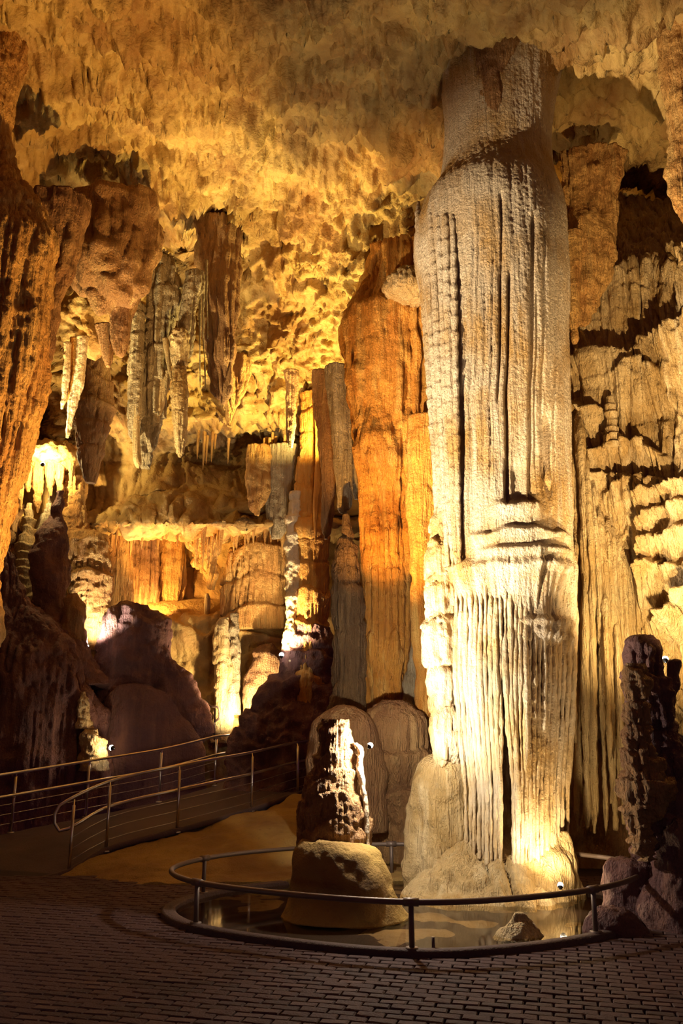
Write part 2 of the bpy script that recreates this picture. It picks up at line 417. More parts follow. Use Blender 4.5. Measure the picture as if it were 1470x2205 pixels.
# pool outline (kerb), measured on the floor
POOL = [G(372, 1962), G(415, 1998), G(640, 2036), G(905, 2057), G(1130, 2044), G(1312, 2012), G(1385, 1968), G(1310, 1932), G(1080, 1905), G(850, 1893), G(640, 1905), G(470, 1927)]
POOL = np.array(POOL)
def closed_curve(pts, n):
    pp = np.vstack([pts[-2:], pts, pts[:3]]); t = np.concatenate([[0], np.cumsum(np.linalg.norm(np.diff(pp, axis=0), axis=1))])
    return hermite(t, pp, np.linspace(t[2], t[2 + len(pts)], n, endpoint=False))
PC = closed_curve(POOL, 240)
PMID = PC.mean(0)
def inside(x, y, grow=1.0):
    q = (PC[:, :2] - PMID[:2]) * grow + PMID[:2]; c = False
    for (x0, y0), (x1, y1) in zip(q, np.roll(q, -1, 0)):
        if (y0 > y) != (y1 > y) and x < (x1 - x0) * (y - y0) / (y1 - y0) + x0: c = not c
    return c

# brick pavers: running bond, turned a little to the pool
BW, BH, BT = .215, .108, .05
ang = R(-14); ca, sa = math.cos(ang), math.sin(ang)
def brick_mesh(k):
    rnd = random.Random(k); w, h, t = BW - .012, BH - .012, BT
    b = .008
    v = []
    for z, ins in ((-t / 2, 0), (t / 2 - b, 0), (t / 2, b)):
        for sx, sy in ((-1, -1), (1, -1), (1, 1), (-1, 1)):
            v.append((sx * (w / 2 - ins) + rnd.uniform(-.003, .003), sy * (h / 2 - ins) + rnd.uniform(-.003, .003), z + (rnd.uniform(-.003, .003) if z > 0 else 0)))
    q = []
    for l in (0, 4):
        for i in range(4): q.append((l + i, l + (i + 1) % 4, l + 4 + (i + 1) % 4, l + 4 + i))
    q.append((8, 9, 10, 11))
    return np.array(v), np.array(q)
cands = []
for j in range(-60, 150):
    for i in range(-60, 60):
        lx = (i + .5 * (j % 2)) * BW; ly = j * BH
        x = lx * ca - ly * sa; y = lx * sa + ly * ca + 5.0
        if not (5.2 < y < 12.6 and -6.2 < x < 5.5): continue
        if abs(x) > .46 * y + .5: continue
        if inside(x, y, 1.035): continue
        if y > 9.5 and x < -1.5 - (12.6 - y) * .9 and False: continue
        cands.append((x, y))
def showing(c): return math.hypot(*c) + (0 if (abs(c[0]) < .385 * c[1] and c[1] > 6.55) else 50)
cands.sort(key=showing)
bmesh_data = []
for k in range(6):
    v, q = brick_mesh(k); me = mesh_np('brick', v, q, None, False); me.materials.append(M['brick' + 'ABCABA'[k]]); bmesh_data.append(me)
fl = Vector(floor.location)
for n_, (x, y) in enumerate(cands[:300]):
    o = bpy.data.objects.new('brick', bmesh_data[random.randrange(6)]); C.objects.link(o); o.parent = floor
    o.location = Vector((x, y, -.025 + random.uniform(-.003, .004))) - fl
    o.rotation_euler = (random.uniform(-.012, .012), random.uniform(-.012, .012), ang + random.uniform(-.015, .015))
vs, qs = [], []
for n_, (x, y) in enumerate(cands[300:]):
    v, q = brick_mesh(n_ % 6); v = v @ np.array([[ca, sa, 0], [-sa, ca, 0], [0, 0, 1]]) + np.array([x, y, -.025 + random.uniform(-.003, .004)])
    vs.append(v); qs.append(q + 12 * n_)
o = place('brick_paving', np.vstack(vs), np.vstack(qs), None, 'brickA', floor, smooth=False); o['kind'] = 'stuff'

# pool: kerb, silt bed, water
kerb_prof = [(1.045, -.03), (1.045, .045), (1.035, .06), (.995, .06), (.985, .05), (.985, -.12)]
v = np.concatenate([np.column_stack([(PC[:, :2] - PMID[:2]) * s + PMID[:2], np.full(240, z)]) for s, z in kerb_prof])
idx = np.arange(240 * 6).reshape(6, 240); a0 = idx[:-1]; b0 = idx[1:]
q = np.stack([a0, np.roll(a0, -1, 1), np.roll(b0, -1, 1), b0], -1).reshape(-1, 4)
kerb = tag(place('pool_kerb', v, q, None, 'curb'), 'low rounded concrete kerb around the oval pool', 'kerb')
rr = np.linspace(0.0, 1.0, 46)[:, None]
v = np.concatenate([np.column_stack([(PC[:, :2] - PMID[:2]) * s + PMID[:2], np.full(240, .0)]) for s in np.linspace(.02, .99, 46)]).reshape(46, 240, 3)
v[..., 2] = -.06 + .05 * fbm(v * np.float32(1.3), 4, 3) + .06 * np.maximum(0, fbm(v * np.float32(.8), 2, 8))
idx = np.arange(46 * 240).reshape(46, 240); a0 = idx[:-1]; b0 = idx[1:]
q = np.stack([a0, b0, np.roll(b0, -1, 1), np.roll(a0, -1, 1)], -1).reshape(-1, 4)
v = np.vstack([v.reshape(-1, 3), v[0].mean(0)]); tr = np.stack([np.full(240, 46 * 240), idx[0], np.roll(idx[0], -1)], -1)
bed = struct(place('floor_pool_bed', v, q, tr, 'silt'), 'silty brown bed of the shallow pool')
v = np.column_stack([(PC[:, :2] - PMID[:2]) * .99 + PMID[:2], np.full(240, .012)]); v = np.vstack([v, [PMID[0], PMID[1], .012]])
tr = np.stack([np.full(240, 240), np.arange(240), np.roll(np.arange(240), -1)], -1)
pw = place('pool_water', v, np.zeros((0, 4), int), tr, 'water')
tag(pw, 'still shallow brown water in the oval pool', 'water'); pw['kind'] = 'stuff'

# overhead vault
ys = [-3.5, 0, 3.5, 6.5, 8.8]; xs = [-10, -6, -2, 2, 6, 10]
net = [[(x, y, 11.6 + .12 * y + .5 * math.sin(x * .7) - .02 * x * x) for x in xs] for y in ys]
struct(sheet('ceiling', lin_net(net, 150, 110), 'wall', thick=.6, toward=(0, 0, -1), big=(.55, 2.2), rough=(.2, .4), pop=(-.25, .5), seed=4), 'rough golden rock ceiling overhead')

# back of the chamber: ceiling slope, lit overhang, shelf, recess and pale lower face
rowsb = [(-140, 8.2), (0, 9.6), (150, 11.2), (300, 13.0), (430, 14.8), (530, 16.2), (650, 17.4), (740, 18.0), (800, 18.3), (900, 18.7), (945, 19.5), (1000, 20.0), (1080, 19.9), (1128, 19.3), (1142, 19.6), (1150, 22.4),
         (1220, 23.0), (1322, 22.6), (1334, 20.6), (1450, 20.4), (1600, 20.2), (1800, 20.0)]
colsb = [-330, -150, 0, 100, 200, 300, 400, 500, 600, 700, 800, 950, 1150, 1350, 1550, 1750]
def back_off(x, y):
    o = 0.0
    def gs(cx, cy, sx, sy, a): return a * math.exp(-((x - cx) / sx) ** 2 - ((y - cy) / sy) ** 2)
    o += gs(380, 590, 55, 90, 3.0)          # dark gap behind the hanging columns
    o += gs(455, 985, 50, 35, 2.2) + gs(600, 960, 40, 30, 1.6)
    o += gs(60, 880, 80, 120, 2.5)
    o += gs(1380, 480, 160, 70, 4.0)        # dark void at the upper right
    if y < 1325: o -= max(0, (x - 480) / 420) * 1.3 * math.exp(-((y - 640) / 200) ** 2)
    if 1120 < y < 1330 and x > 470: o -= .8
    return o
net = [[P(x, y, d + back_off(x, y)) for x in colsb] for y, d in rowsb]
def back_extra(gp, n):
    z = gp[..., 2]; x = gp[..., 0]; y = gp[..., 1]
    up = sstep(8.4, 9.6, z); low = 1 - sstep(4.3, 5.0, z); mid = (1 - up) * (1 - low)
    wp = gp + .35 * np.stack([fbm(gp / np.float32(.6), 3, 57), fbm(gp / np.float32(.6), 3, 58), fbm(gp / np.float32(.6), 3, 59)], -1)
    e = up * (.40 * fbm(gp / np.float32(1.5), 3, 51) + .34 * np.abs(vn(wp / np.float32(.6), 52)) + .22 * np.abs(vn(wp / np.float32(.26), 56)) + .10 * fbm(wp / np.float32(.14), 2, 55) - .2)
    e = e + mid * disp(gp, 53, flute=(.22, .32, .25), big=(.25, 1.4))
    e = e + low * disp(gp, 54, ledge=(.25, .75, .3), flute=(.06, .14, .1), big=(.3, 1.3))
    return e
struct(sheet('wall_back', lin_net(net, 470, 520), 'wall', thick=.7, toward=(0, -1, -.3), extra=back_extra, rough=(.05, .25), seed=5), 'rough golden cave wall with an overhanging shelf at the back')

# left wall behind the big left column, and the right wall of flowstone
net = [[(-8.2 + .0 * z + .35 * math.sin(y * .6), y, z) for y in (-3.5, 1, 5, 9, 13, 17, 20)] for z in (13.5, 10, 7, 4, 1.5, -.3)]
struct(sheet('wall_left', lin_net(net, 190, 130), 'brown', thick=.6, toward=(1, 0, 0), big=(.7, 2.4), rough=(.15, .6), ledge=(.25, 1.3, .6), seed=6), 'dark brown rock wall at the left of the chamber')
net = [[(7.0 + .25 * math.sin(y * .8), y, z) for y in (-3.5, 1, 5, 9, 12)] for z in (13.5, 10, 7, 4, 1.5, -.3)]
struct(sheet('wall_side', lin_net(net, 150, 120), 'brown', thick=.6, toward=(-1, 0, 0), big=(.6, 2.4), rough=(.15, .6), ledge=(.25, 1.3, .6), seed=7), 'dark brown rock wall beyond the right edge')

colsr = [1195, 1240, 1290, 1340, 1390, 1440, 1500, 1620, 1800]
dr_ = [13.6, 13.3, 12.9, 12.75, 12.6, 12.35, 12.0, 11.2, 9.4]
rowsr = [(430, 1.8), (505, .9), (545, .35), (600, .1), (700, .0), (760, -.05), (900, -.1), (1000, -.15), (1150, -.25), (1300, -.3), (1420, -.2), (1520, .3), (1600, 1.2), (1700, 1.4), (1900, 1.5), (1960, 1.5)]
net = [[P(x, y, d + o) for x, d in zip(colsr, dr_)] for y, o in rowsr]
def steps_extra(gp, n):
    """big flowstone tiers of the right wall: lip height (px at px) and outward reach"""
    x = gp[..., 0]; z = gp[..., 2]; e = np.zeros(x.shape)
    for pts, A, H in RW_STEPS:
        w = [P(a, b, 12.6) for a, b in pts]; wx = [q_[0] for q_ in w]; wz = [q_[2] for q_ in w]
        zz = np.interp(x, wx, wz) + .06 * fbm(gp / np.float32(.3), 3, 77) - .16 * np.abs(vn(np.stack([x / .075, x * 0 + wz[0] * 7.3, x * 0], -1), 78)) * (.6 + .6 * vn(np.stack([x / .3, x * 0 + wz[0] * 3.1, x * 0], -1), 79))
        ins = sstep(wx[0] - .12, wx[0] + .1, x) * (1 - sstep(wx[-1] - .1, wx[-1] + .12, x))
        t = (zz - z)      # metres below the lip
        e = e + ins * A * sstep(-.02, .10, t) * (1 - np.clip((t - .05) / H, 0, 1)) ** .8
    return e
RW_STEPS = [([(1200, 560), (1310, 590), (1400, 550), (1470, 560), (1600, 540)], .30, 1.2),
            ([(1225, 738), (1300, 745), (1360, 770), (1410, 742), (1470, 722), (1620, 700)], .42, 1.3),
            ([(1225, 852), (1290, 856), (1315, 880)], .30, .8),
            ([(1335, 812), (1365, 790), (1400, 800), (1420, 815)], .20, .9),
            ([(1270, 990), (1320, 950), (1380, 960), (1420, 1000)], .40, .45),
            ([(1265, 1030), (1300, 1015), (1360, 1025), (1400, 1050)], .30, .7),
            ([(1310, 1060), (1350, 1045), (1380, 1065)], .25, 1.4),
            ([(1370, 1045), (1410, 1040), (1430, 1060)], .25, .4),
            ([(1380, 1090), (1430, 1070), (1480, 1050), (1600, 1040)], .40, .5),
            ([(1375, 1135), (1420, 1120), (1475, 1105), (1600, 1100)], .30, .5),
            ([(1370, 1190), (1420, 1165), (1475, 1150), (1600, 1145)], .30, .5),
            ([(1360, 1235), (1400, 1225), (1440, 1235), (1475, 1205), (1600, 1200)], .35, .6),
            ([(1400, 1340), (1440, 1300), (1475, 1270), (1600, 1260)], .55, .5)]
def right_extra(gp, n):
    z = gp[..., 2]
    e = steps_extra(gp, n)
    return e + disp(gp, 63, flute=(.24, .17, .08), flute2=(.10, .08, .04), big=(.08, 1.2))
struct(sheet('wall_right', lin_net(net, 260, 560), 'tan', thick=.5, toward=(-.3, -1, 0), extra=right_extra, rough=(.015, .12), ledge=(.04, .42, .25), seed=8), 'pale tan flowstone cascade wall right of the giant column')

# ------------------------------------------------------------------ the giant column
base = G(1060, 1930)
GC = thing('giant_column', 'giant pale fluted calcite column rising from the pool', 'column', (1.95, 11.5, 0))
def grooves(gp, n):
    x = gp[..., 0]; z = gp[..., 2]; fr = (n[..., 1] < .2)
    e = np.zeros(x.shape)
    px = 735 + x / (gp[..., 1] * 0 + 1) * 1.0
    wob = .02 * fbm(gp * np.array([0, 0, 1.2], np.float32), 2, 81)
    for cx, y0, y1, w, dep in GRV:
        a = P(cx, y0, 10.75); b = P(cx, y1, 10.75)
        xc = np.interp(z, [b[2], a[2]], [b[0], a[0]])
        e = e - dep * np.exp(-((x + wob - xc) / w) ** 2) * sstep(b[2] - .15, b[2] + .15, z) * (1 - sstep(a[2] - .15, a[2] + .15, z))
    for x0, x1, cy, A, H in BND:
        a = P(x0, cy, 10.75); b = P(x1, cy, 10.75)
        ins = sstep(a[0] - .25, a[0] + .1, x) * (1 - sstep(b[0] - .05, b[0] + .15, x))
        t = a[2] + .05 * fbm(gp * np.float32(3), 3, 83) - z
        e = e + ins * A * sstep(-.03, .08, t) * (1 - np.clip((t - .05) / H, 0, 1))
    # smooth rough trunk above the bands, deep flutes below them
    zb = P(1100, 1190, 11)[2]
    low = 1 - sstep(zb - .2, zb + .1, z)
    e = e + low * disp(gp, 86, flute=(.10, .13, .05), flute2=(.03, .06, .03))
    e = e + (1 - low) * disp(gp, 87, flute=(.03, .22, .03), pop=(.012, .04), flute2=(.02, .09, .02))
    return np.where(fr, e, e * .6)
GRV = [(1072, 440, 860, .018, .08), (1090, 600, 1085, .025, .10), (1140, 480, 1080, .024, .10), (1055, 560, 1060, .010, .05), (1195, 600, 1060, .010, .05), (1150, 640, 1000, .01, .05), (1015, 520, 1150, .010, .05), (1112, 1000, 1085, .12, .10), (1165, 500, 1060, .012, .05), (1025, 480, 900, .012, .04),
       (1180, 900, 1060, .05, .10), (1208, 560, 1080, .012, .04), (1002, 700, 1100, .012, .05), (985, 560, 1000, .012, .04), (1040, 620, 1000, .010, .04)]
BND = [(1085, 1150, 1082, .16, .3), (1040, 1225, 1138, .14, .28), (1060, 1225, 1178, .16, .3), (1030, 1235, 1208, .10, .4), (1120, 1240, 1322, .09, .25), (1150, 1240, 1350, .06, .5), (1155, 1245, 1410, .05, .5), (900, 1010, 1192, .12, .5)]
tube('shaft', [(40, 900, 1260), (120, 945, 1215), (250, 962, 1190), (360, 958, 1186), (410, 938, 1194), (450, 912, 1206), (525, 900, 1215), (700, 918, 1220), (900, 934, 1224), (1100, 946, 1228), (1300, 958, 1236), (1350, 962, 1234), (1420, 980, 1220), (1500, 995, 1208),
               (1620, 1015, 1195), (1750, 1045, 1180), (1880, 1060, 1180)], 11.6, 'cream', GC, ratio=.92, res=.022, extra=grooves, seed=12, big=(.05, 1.5))
# leaning ribs on its left face
def on_shaft(px, py, proud=0.0):
    cx = np.interp(py, [450, 1400], [1057, 1101]); hw = np.interp(py, [450, 700, 1400], [149, 151, 139])
    return 11.6 - proud - .92 * hw * mpp(py, 11.2) * math.sqrt(max(0, 1 - min(1, abs(px - cx) / hw) ** 2))
for i, (xa, xb, xc, w) in enumerate([(900, 938, 948, 8), (913, 946, 956, 7), (928, 955, 965, 8), (944, 965, 975, 7), (958, 974, 983, 8), (974, 984, 990, 6)]):
    rw = [(436 + i * 4, xa - 2, xa + 3, on_shaft(xa, 440) + .1)]
    for y, f, ww in ((470, 0, .8), (600, .28, 1), (750, .55, 1), (900, .82, 1), (1000, 1, 1), (1090, 1.35, .9), (1170, 1.7, .7), (1220, 2, .4)):
        x = xa + (xb - xa) * min(f, 1) + (xc - xb) * max(0, f - 1)
        rw.append((y, x - w * ww, x + w * ww, on_shaft(x, y, .03)))
    tube('rib', rw, 11.3, 'cream', GC, ratio=1.3, res=.022, seed=20 + i, ledge=(.022, .15 + .02 * i, .04), rough=(.006, .08))
# pillows of flowstone down the left side
for i, (y0, y1, xl, xr, dd) in enumerate([(1095, 1200, 928, 975, 11.5), (1165, 1290, 918, 985, 11.45), (1240, 1345, 914, 985, 11.45), (1325, 1440, 912, 985, 11.4), (1415, 1540, 922, 985, 11.4), (1515, 1645, 926, 990, 11.35)]):
    h = y1 - y0
    tube('flowstone_lobe', [(y0, xl + 28, xr - 18), (y0 + h * .08, xl + 10, xr - 8), (y0 + h * .3, xl, xr), (y0 + h * .6, xl + 3, xr), (y0 + h * .88, xl + 8, xr - 4), (y1, xl + 22, xr - 14)],
         dd, 'creamlow', GC, ratio=1.2, res=.02, seed=30 + i, flute=(.13, .09, .03), ledge=(.025, .4, .15), rough=(.012, .08))
# hanging strands of the skirt
rnd = random.Random(3)
xs_ = np.linspace(982, 1234, 25)
for i, x0 in enumerate(xs_):
    u = (x0 - 1108) / 130
    x1 = 1112 + (x0 - 1108) * .86 + rnd.uniform(-2, 2)
    if 1086 < x1 < 1104: x1 += 9 if x1 > 1095 else -9
    w = rnd.uniform(4.8, 6.6); yb = 1885 + rnd.uniform(-12, 20) - 60 * abs(u)
    da = on_shaft(x0, 1240, -.04); db = on_shaft(x0, 1350, .02); dc = on_shaft(x0, 1450, .05); dz = min(dc, 11.3)
    xm = x0 * .62 + x1 * .38
    tube('strand', [(1205 + rnd.uniform(-10, 70), x0 - w * .3, x0 + w * .3, da + .05), (1320, x0 - w * .8, x0 + w * .8, db), (1450, x0 - w, x0 + w, dc), (1570, xm - w, xm + w, dz), (1700, x1 - w * .9, x1 + w * .9, dz), (yb - 40, x1 - w * .75, x1 + w * .75, dz), (yb, x1 - w * .5, x1 + w * .5, dz)],
         dc, 'creamlow', GC, ratio=1.35, res=.022, seed=50 + i, flute=(.02, .05, .02), rough=(.008, .1), big=(.015, .6))
tube('base_mound', [(1740, 1060, 1170, 11.5), (1790, 1010, 1205, 11.4), (1835, 960, 1225, 11.35), (1870, 920, 1234, 11.3), (1905, 888, 1243, 11.25), (1930, 868, 1250, 11.2), (1960, 862, 1255, 11.2)], 11.4, 'tan', GC, ratio=.68, res=.03, seed=15, flute=(.16, .22, .1), rough=(.03, .25))
tube('base_boulder', [(1608, 975, 1015), (1625, 940, 1030), (1660, 908, 1035), (1710, 892, 1040), (1780, 884, 1045), (1850, 878, 1040), (1930, 868, 1040)], 11.6, 'tan', GC, ratio=.7, res=.03, seed=16, big=(.08, .5), flute=(.08, .2, .1), rough=(.03, .2))
tube('base_spur', [(1790, 1205, 1222), (1830, 1200, 1236), (1880, 1200, 1244), (1940, 1198, 1250)], 11.1, 'tan', GC, ratio=.8, res=.025, seed=17, rough=(.02, .2))
tube('drop', [(1010, 1176, 1184, 10.75), (1035, 1172, 1188, 10.72), (1048, 1178, 1186, 10.72), (1056, 1181, 1183, 10.72)], 10.72, 'cream', GC, ratio=.8, res=.015, seed=18)

# ------------------------------------------------------------------ formations left of the giant column
OC = thing('flowstone_column', 'broad orange flowstone column narrowing into a fluted foot, left of the giant column', 'column', tuple(P(808, 1548, 14.6)))
tube('body', [(540, 800, 945), (600, 785, 945), (650, 765, 940), (700, 745, 938), (800, 740, 935), (900, 756, 932), (1000, 772, 918), (1060, 778, 895), (1130, 783, 888), (1300, 787, 882), (1430, 790, 870), (1500, 794, 855), (1535, 798, 835), (1548, 803, 815)],
     14.6, 'orange', OC, ratio=.75, res=.028, seed=101, flute=(.20, .17, .12), flute2=(.08, .08, .05), big=(.12, .9), rough=(.015, .15))
for i, (x, y0, y1, w) in enumerate([(793, 1090, 1500, 8), (808, 1060, 1546, 8), (822, 1120, 1540, 7), (836, 1150, 1528, 8), (851, 1120, 1500, 7), (864, 1140, 1470, 7), (877, 1100, 1440, 7)]):
    u = (x - 835) / 50; dd = 14.6 - .31 * math.sqrt(max(0, 1 - u * u)) - .02
    x1 = x + (818 - x) * .22
    tube('flute', [(y0, x - 1, x + 1, dd + .1), (y0 + 50, x - w * .8, x + w * .8, dd), (1300, x - w, x + w, dd), (1420, (x + x1) / 2 - w, (x + x1) / 2 + w, dd), (y1 - 50, x1 - w * .7, x1 + w * .7, dd + .02), (y1, x1 - 1.5, x1 + 1.5, dd + .05)], dd, 'orange', OC, ratio=1.1, res=.022, seed=330 + i, flute=(.03, .07, .03), ledge=(.02, .25, .05), rough=(.012, .1))
form('flowstone_drapery', 'thin orange stone curtain hanging beside the giant column flank', 'drapery',
     [(900, 885, 960), (980, 880, 950), (1100, 884, 940), (1250, 888, 930), (1400, 893, 926), (1550, 900, 930), (1640, 906, 935)], 13.6, 'orange', ratio=.8, res=.03, seed=102, flute=(.10, .16, .1), big=(.05, .6), rough=(.012, .12))
form('flowstone_canopy', 'small tan flowstone canopy with a dripping fringe above the orange column', 'canopy',
     [(580, 868, 890), (590, 845, 915), (605, 832, 925), (625, 828, 928), (640, 850, 925), (650, 880, 915)], 13.7, 'tan', ratio=.8, res=.025, seed=103, flute=(.12, .09, .02), rough=(.02, .1))
form('stalactite', 'grey striped stalactite with a blunt tip left of the orange flowstone', 'stalactite',
     [(790, 700, 752), (850, 706, 758), (950, 718, 760), (1040, 724, 757), (1085, 727, 755), (1100, 735, 750), (1106, 741, 746)], 14.8, 'grey', ratio=.85, res=.022, seed=104, flute=(.07, .10, .03), rough=(.008, .1))
form('stalactite', 'dark brown drapery stalactite between the slim banded column and the grey striped one', 'stalactite',
     [(800, 672, 715), (900, 680, 722), (1000, 690, 724), (1080, 694, 718), (1140, 697, 710), (1160, 700, 704)], 15.6, 'brown', ratio=.8, res=.025, seed=105, flute=(.07, .10, .05), rough=(.01, .1))
form('stalactite', 'fringed grey stalactite tucked under the orange flowstone', 'stalactite',
     [(960, 745, 790), (1010, 752, 785), (1050, 757, 778), (1075, 763, 770)], 15.2, 'grey', ratio=.8, res=.025, seed=106, flute=(.05, .08, .05))
SL = thing('banded_column', 'slim banded orange column, its left edge glaring white', 'column', tuple(P(660, 1420, 18.2)))
tube('shaft', [(850, 655, 700), (900, 650, 700), (960, 648, 695), (1010, 642, 693), (1100, 640, 692), (1145, 632, 700), (1190, 634, 703), (1250, 634, 705), (1330, 632, 703), (1380, 630, 700), (1440, 622, 706), (1520, 615, 712)], 18.2, 'orange', SL, ratio=.9, res=.026, seed=107, ledge=(.09, .62, .2), flute=(.08, .09, .03), rough=(.012, .1))
tube('side_lobe', [(1060, 626, 640), (1090, 622, 645), (1150, 616, 645), (1250, 617, 642), (1330, 616, 640), (1400, 610, 640), (1425, 615, 636)], 18.0, 'creamlow', SL, ratio=1, res=.022, seed=108, ledge=(.03, .35, .15), flute=(.07, .09, .03), rough=(.05, .2))
tube('capital', [(1120, 630, 690), (1142, 626, 702), (1160, 632, 703), (1172, 645, 695)], 18.1, 'orange', SL, ratio=.95, res=.03, seed=109, flute=(.05, .1, .05))
form('stalactite', 'thin golden stalactite clinging to the right face of the slim banded column', 'stalactite',
     [(880, 676, 690), (920, 678, 686), (1000, 679, 687), (1050, 677, 688), (1090, 674, 684), (1170, 677, 681)], 17.6, 'orange', ratio=.8, res=.02, seed=110, flute=(.02, .05, .02))
form('stalagmite', 'dark pointed stalagmite beneath the blunt grey stalactite', 'stalagmite',
     [(1108, 744, 747), (1135, 739, 752), (1165, 734, 759), (1195, 724, 764), (1240, 716, 770), (1300, 717, 780), (1370, 724, 782), (1450, 722, 784), (1520, 712, 786), (1580, 690, 800), (1640, 670, 820)], 14.2, 'umber', ratio=.9, res=.028, seed=111, flute=(.09, .10, .05), ledge=(.05, .9, .3), rough=(.02, .15))
form('stalactite', 'pale grey ribbed drapery left of the slim banded column', 'drapery',
     [(960, 575, 640), (1000, 571, 640), (1050, 572, 640), (1100, 575, 632), (1130, 580, 620), (1160, 588, 604)], 18.6, 'grey', ratio=.6, res=.026, seed=112, flute=(.16, .16, .05), rough=(.012, .12))
form('stalactite', 'short brown stalactite hanging from the brightest ceiling rock', 'stalactite',
     [(800, 610, 645), (830, 615, 640), (860, 616, 637), (930, 617, 634), (958, 621, 630), (964, 625, 628)], 16.8, 'brown', ratio=.9, res=.024, seed=113, flute=(.04, .1, .05), rough=(.02, .15))
TM = thing('tiered_flowstone', 'tiered fluted flowstone mound glowing orange on the far ledge', 'flowstone', tuple(P(555, 1345, 20.2)))
tube('dome', [(1128, 575, 600), (1150, 545, 620), (1180, 515, 628), (1220, 495, 632), (1280, 485, 634), (1340, 480, 636), (1360, 478, 636)], 20.6, 'bark', TM, ratio=.7, res=.03, seed=114, ledge=(.20, .72, .12), arch=(P(560, 1250, 20)[0], .35), flute=(.20, .11, .03), rough=(.015, .12))

form('flowstone_drapery', 'gold fluted drapery column in the lit recess under the far shelf', 'drapery',
     [(1150, 338, 398), (1190, 342, 396), (1240, 344, 392), (1290, 348, 388), (1318, 355, 380)], 22.2, 'bark', ratio=.6, res=.03, seed=301, flute=(.20, .14, .05), rough=(.03, .2))
form('flowstone_drapery', 'ragged cluster of golden stalactites drooping over the far recess', 'drapery',
     [(1100, 395, 475), (1140, 398, 475), (1180, 408, 470), (1220, 425, 465), (1250, 440, 462), (1268, 447, 455)], 20.6, 'bark', ratio=.5, res=.026, seed=302, flute=(.26, .12, .05), rough=(.05, .2))
form('flowstone_drapery', 'tall dim curtain folds behind the crest of the domed boulder', 'drapery',
     [(1150, 270, 335), (1200, 268, 340), (1260, 265, 340), (1340, 262, 345)], 22.0, 'brown', ratio=.5, res=.03, seed=303, flute=(.22, .14, .06), rough=(.04, .3))
# the pale lower face: ribs and a broken column
form('stalagmite', 'narrow pale flowstone pillar on the far rock face by the path', 'column',
     [(1330, 470, 490), (1370, 465, 492), (1430, 463, 495), (1500, 460, 498), (1560, 458, 498), (1600, 455, 500)], 19.8, 'tan', ratio=.8, res=.03, seed=115, ledge=(.04, .6, .4), big=(.06, .4), flute=(.04, .1, .05), rough=(.03, .2))
form('stalagmite', 'white-tipped grey pillar on the far rock face', 'stalagmite',
     [(1322, 501, 508), (1350, 494, 514), (1400, 492, 516), (1460, 490, 520), (1540, 486, 522)], 19.9, 'grey', ratio=.8, res=.03, seed=116, ledge=(.03, .4, .2), big=(.05, .3), rough=(.03, .15))
form('stalagmite', 'tiny stalagmite standing on the far lit ledge', 'stalagmite',
     [(1278, 443, 449), (1290, 440, 453), (1320, 439, 452), (1335, 438, 453)], 21.4, 'tan', ratio=.9, res=.02, seed=117)
form('boulder', 'rounded brown boulder at the foot of the pale far rock face', 'boulder',
     [(1385, 565, 590), (1410, 545, 605), (1460, 532, 615), (1530, 528, 620), (1600, 520, 630)], 19.6, 'brown', ratio=.8, res=.035, seed=118, big=(.1, .8), rough=(.03, .2))

# dark rocks in the middle ground
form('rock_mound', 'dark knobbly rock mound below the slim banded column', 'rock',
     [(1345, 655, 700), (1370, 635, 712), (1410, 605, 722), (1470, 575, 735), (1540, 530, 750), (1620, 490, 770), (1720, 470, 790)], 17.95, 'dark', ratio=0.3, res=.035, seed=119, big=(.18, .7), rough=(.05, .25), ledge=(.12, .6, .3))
form('rock_mound', 'rounded sand-coloured hump left of the squat foreground stalagmite', 'rock',
     [(1516, 722, 742), (1528, 702, 764), (1545, 680, 790), (1580, 660, 810), (1630, 654, 820), (1700, 655, 830), (1790, 660, 840)], 13.0, 'brown', ratio=.6, res=.035, seed=120, big=(.08, .8), rough=(.02, .2))
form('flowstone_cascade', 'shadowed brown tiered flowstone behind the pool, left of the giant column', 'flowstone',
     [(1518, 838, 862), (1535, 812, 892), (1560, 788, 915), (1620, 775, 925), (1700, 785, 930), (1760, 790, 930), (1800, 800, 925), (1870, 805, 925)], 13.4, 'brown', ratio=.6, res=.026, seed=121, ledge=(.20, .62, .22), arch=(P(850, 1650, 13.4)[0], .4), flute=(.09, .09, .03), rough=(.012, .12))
form('stalagmite', 'thin grey stalagmite wet with glints beside the orange curtain', 'stalagmite',
     [(1362, 893, 902), (1400, 886, 908), (1470, 872, 910), (1550, 862, 914)], 14.2, 'grey', ratio=.9, res=.026, seed=122, flute=(.05, .1, .05), rough=(.03, .12))

FS = thing('squat_stalagmite', 'squat foreground stalagmite on a domed base in the pool, its right flank glaring white', 'stalagmite', tuple(G(735, 1955)))
tube('trunk', [(1553, 698, 745), (1560, 694, 750), (1580, 690, 752), (1600, 690, 758), (1640, 685, 762), (1672, 668, 766), (1690, 660, 770), (1720, 652, 780), (1760, 648, 790), (1800, 645, 794), (1830, 648, 792), (1860, 660, 790)], 10.2, 'brown', FS, ratio=.9, res=.016, seed=123, ledge=(.06, .30, .16), flute=(.05, .06, .02), rough=(.03, .12))
tube('fin', [(1600, 760, 768), (1612, 768, 783), (1640, 770, 780), (1680, 772, 786), (1730, 780, 792), (1800, 784, 796), (1850, 786, 800)], 10.05, 'cream', FS, ratio=1.6, res=.016, seed=124, big=(.02, .2), flute=(.02, .05, .02), rough=(.006, .06))
tube('base', [(1815, 655, 780), (1830, 640, 805), (1850, 632, 815), (1880, 630, 828), (1920, 622, 842), (1950, 614, 862), (1975, 606, 880)], 9.9, 'sand', FS, ratio=.8, res=.024, seed=125, big=(.06, .6), rough=(.012, .15))
